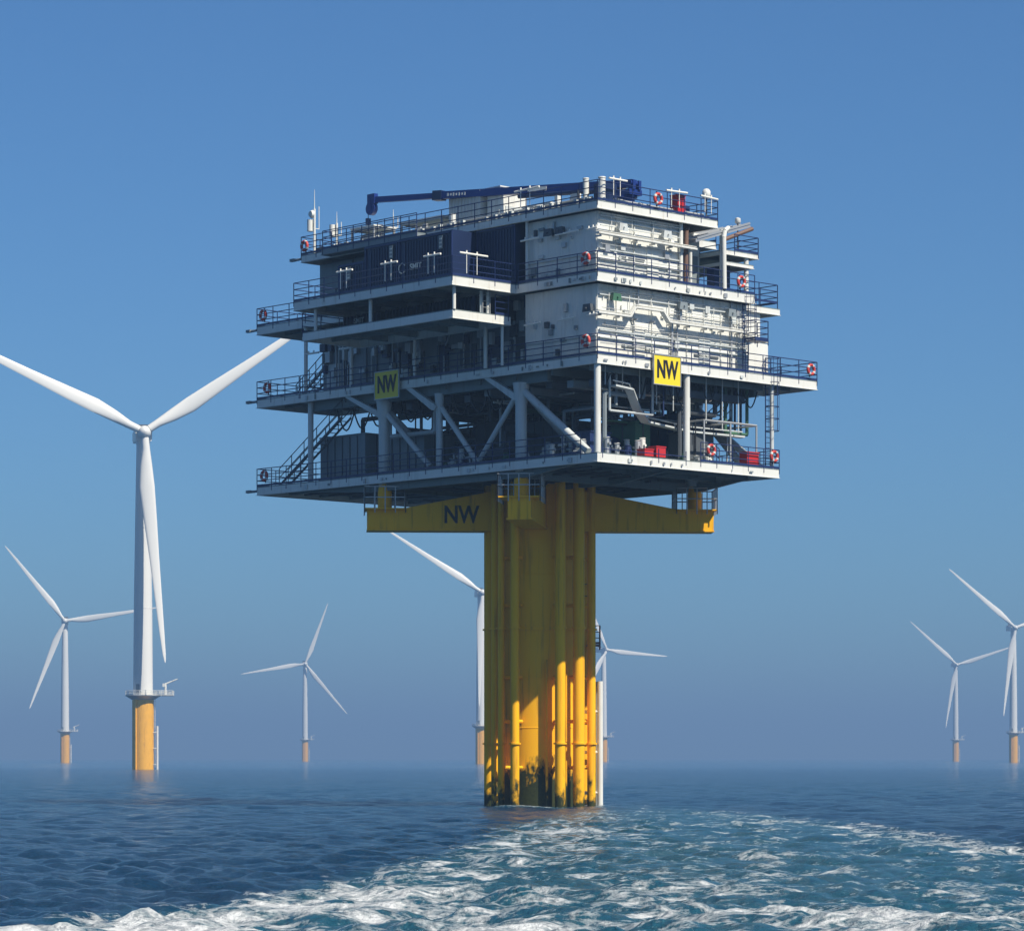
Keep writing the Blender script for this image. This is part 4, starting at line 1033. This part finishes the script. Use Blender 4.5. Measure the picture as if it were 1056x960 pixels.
# plant in the open storey
def tank(p, q, L_, r, label, mat='blue', axis='p', z=Z1):
    t = Thing('storage_tank', label, 'tank', p, q, z)
    a, b_ = (P(p-L_/2, q, z+r+.3), P(p+L_/2, q, z+r+.3)) if axis == 'p' else (P(p, q-L_/2, z+r+.3), P(p, q+L_/2, z+r+.3))
    t.part('shell', MB().tube(a, b_, r, n=20), mat, smooth=40)
    m = MB()
    for f in (.2, .8): c = a.lerp(b_, f); m.box((c.y-.12, c.y+.12), (c.x-r*.8, c.x+r*.8) if axis == 'p' else (c.x-.12, c.x+.12), (z, z+.45))
    t.part('saddle', m, 'dark')
def unit(name, cat, p, q, z, mat, label, grp=None, trim='dark'):
    t = Thing(name, label, cat, sum(p)/2, sum(q)/2, z[0], grp)
    t.part('housing', MB().box(p, q, (z[0]+.1, z[1])), mat)
    t.part('base_frame', MB().box((p[0]+.05, p[1]-.05), (q[0]+.05, q[0]+.15), (z[0], z[0]+.1)).box((p[0]+.05, p[1]-.05), (q[1]-.15, q[1]-.05), (z[0], z[0]+.1)), 'dark')
    m = MB(); n = max(2, int((p[1]-p[0])/.7))
    for k in range(1, n): x = p[0]+(p[1]-p[0])*k/n; m.box((x-.03, x+.03), (q[0]-.05, q[0]), (z[0]+.15, z[1]-.05))
    n = max(2, int((q[1]-q[0])/.7))
    for k in range(1, n): x = q[0]+(q[1]-q[0])*k/n; m.box((p[0]-.05, p[0]), (x-.03, x+.03), (z[0]+.15, z[1]-.05))
    t.part('stiffener', m, trim)
    t.part('top_cover', MB().box((p[0]-.06, p[1]+.06), (q[0]-.06, q[1]+.06), (z[1]+.002, z[1]+.07)), mat)
    return t
unit('generator_container', 'container', (21.4, 25.6), (1.6, 4.2), (Z1, 22.3), 'grey', 'grey box container at the left of the lowest deck, behind the left railing')
unit('generator_container', 'container', (17.2, 20.8), (2.6, 5.0), (Z1, 22.1), 'grey', 'grey box container on the lowest deck, just behind the left yellow footed column')
u = unit('transformer', 'transformer', (8.6, 12.2), (5.5, 9.0), (Z1, 22.4), 'dark', 'dark transformer tank deep inside the open lowest deck')
mm = MB()
for k in range(3): mm.lathe(P(9.3+k*1.1, 7.2, 22.47), [(.2, 0), (.26, .1), (.14, .2), (.24, .3), (.12, .4), (.22, .5), (.08, .6), (.08, 1.0)], 12)
u.part('bushing', mm, 'brown')
unit('switch_cabinet', 'cabinet', (2.0, 3.2), (8.9, 11.4), (Z1, 21.4), 'dark', 'dark cabinet on the lowest deck behind the lifebuoy near the red box')
unit('pump_cabinet', 'cabinet', (2.6, 4.0), (2.0, 3.6), (Z1, 21.0), 'blue', 'low blue cabinet on the lowest deck between the sunlit corner column and the red boxes')
unit('switch_cabinet', 'cabinet', (3.2, 5.2), (6.2, 7.4), (Z1, 21.9), 'green', 'green cabinet on the lowest deck behind the second white column')
unit('transformer', 'transformer', (3.2, 7.6), (9.6, 12.4), (Z1, 22.6), 'navy', 'tall navy unit added to darken the back of the lowest deck, between the white columns')  # invented filler block, added so the open storey looks darker inside
unit('transformer', 'transformer', (13.0, 16.4), (6.0, 9.0), (Z1, 22.8), 'dark', 'tall dark unit added to darken the back of the lowest deck, between the left columns')  # dark filler added to deepen the shade behind the columns
unit('transformer', 'transformer', (17.4, 22.0), (8.6, 11.4), (Z1, 23.0), 'navy', 'wide navy unit added to darken the back left of the lowest deck, behind grey containers')  # another added filler block that darkens the open storey at the back
tank(4.6, 4.6, 2.4, .65, 'blue horizontal tank on the lowest deck behind the sunlit corner column', 'blue', 'q')
tank(10.5, 2.2, 2.2, .45, 'small dark tank on the lowest deck between the two middle columns', 'dark')
tank(3.6, 9.6, 1.8, .4, 'steel tank on the lowest deck right of the second white column', 'steel', 'q')
random.seed(21)
# valves, pumps and white fittings: small plant pieces as parts of the topside
for i in range(75):
    p = random.uniform(1.0, 16); q = random.uniform(.9, 7) if i % 2 else random.uniform(.9, 13.5)
    h = random.uniform(.4, 1.3); m = MB()
    m.tube(P(p, q, Z1), P(p, q, Z1+h), random.uniform(.06, .2), n=8); m.tube(P(p-.25, q, Z1+h*.7), P(p+.35, q, Z1+h*.7), .08, n=8); m.ring(P(p, q, Z1+h+.05), (0,0,1), .16, .03, n=12, m=5)
    ts.part('valve', m, random.choice(('white', 'steel', 'blue', 'pale', 'steel', 'green', 'white')), smooth=40)
tt = Thing('fish_tail_bracket', 'yellow triangular lifting bracket lying in the open lowest deck', 'bracket', 4.4, 3.0, Z1) if False else None

# ------------------------------------------------------------ haze
hz = MB().cube(-17000, 17000, -17000, 17000, -9, 150)
m = bpy.data.materials.new('haze'); m.use_nodes = True; t = m.node_tree
t.nodes.remove(t.nodes['Principled BSDF'])
pv = t.nodes.new('ShaderNodeVolumePrincipled'); pv.inputs['Color'].default_value = (.25, .425, .70, 1); pv.inputs['Density'].default_value = .00038
pv.inputs['Anisotropy'].default_value = 0
t.links.new(pv.outputs[0], t.nodes['Material Output'].inputs['Volume'])
me = hz.mesh('haze', m); o = place(me, 'haze'); tag(o, kind='stuff')
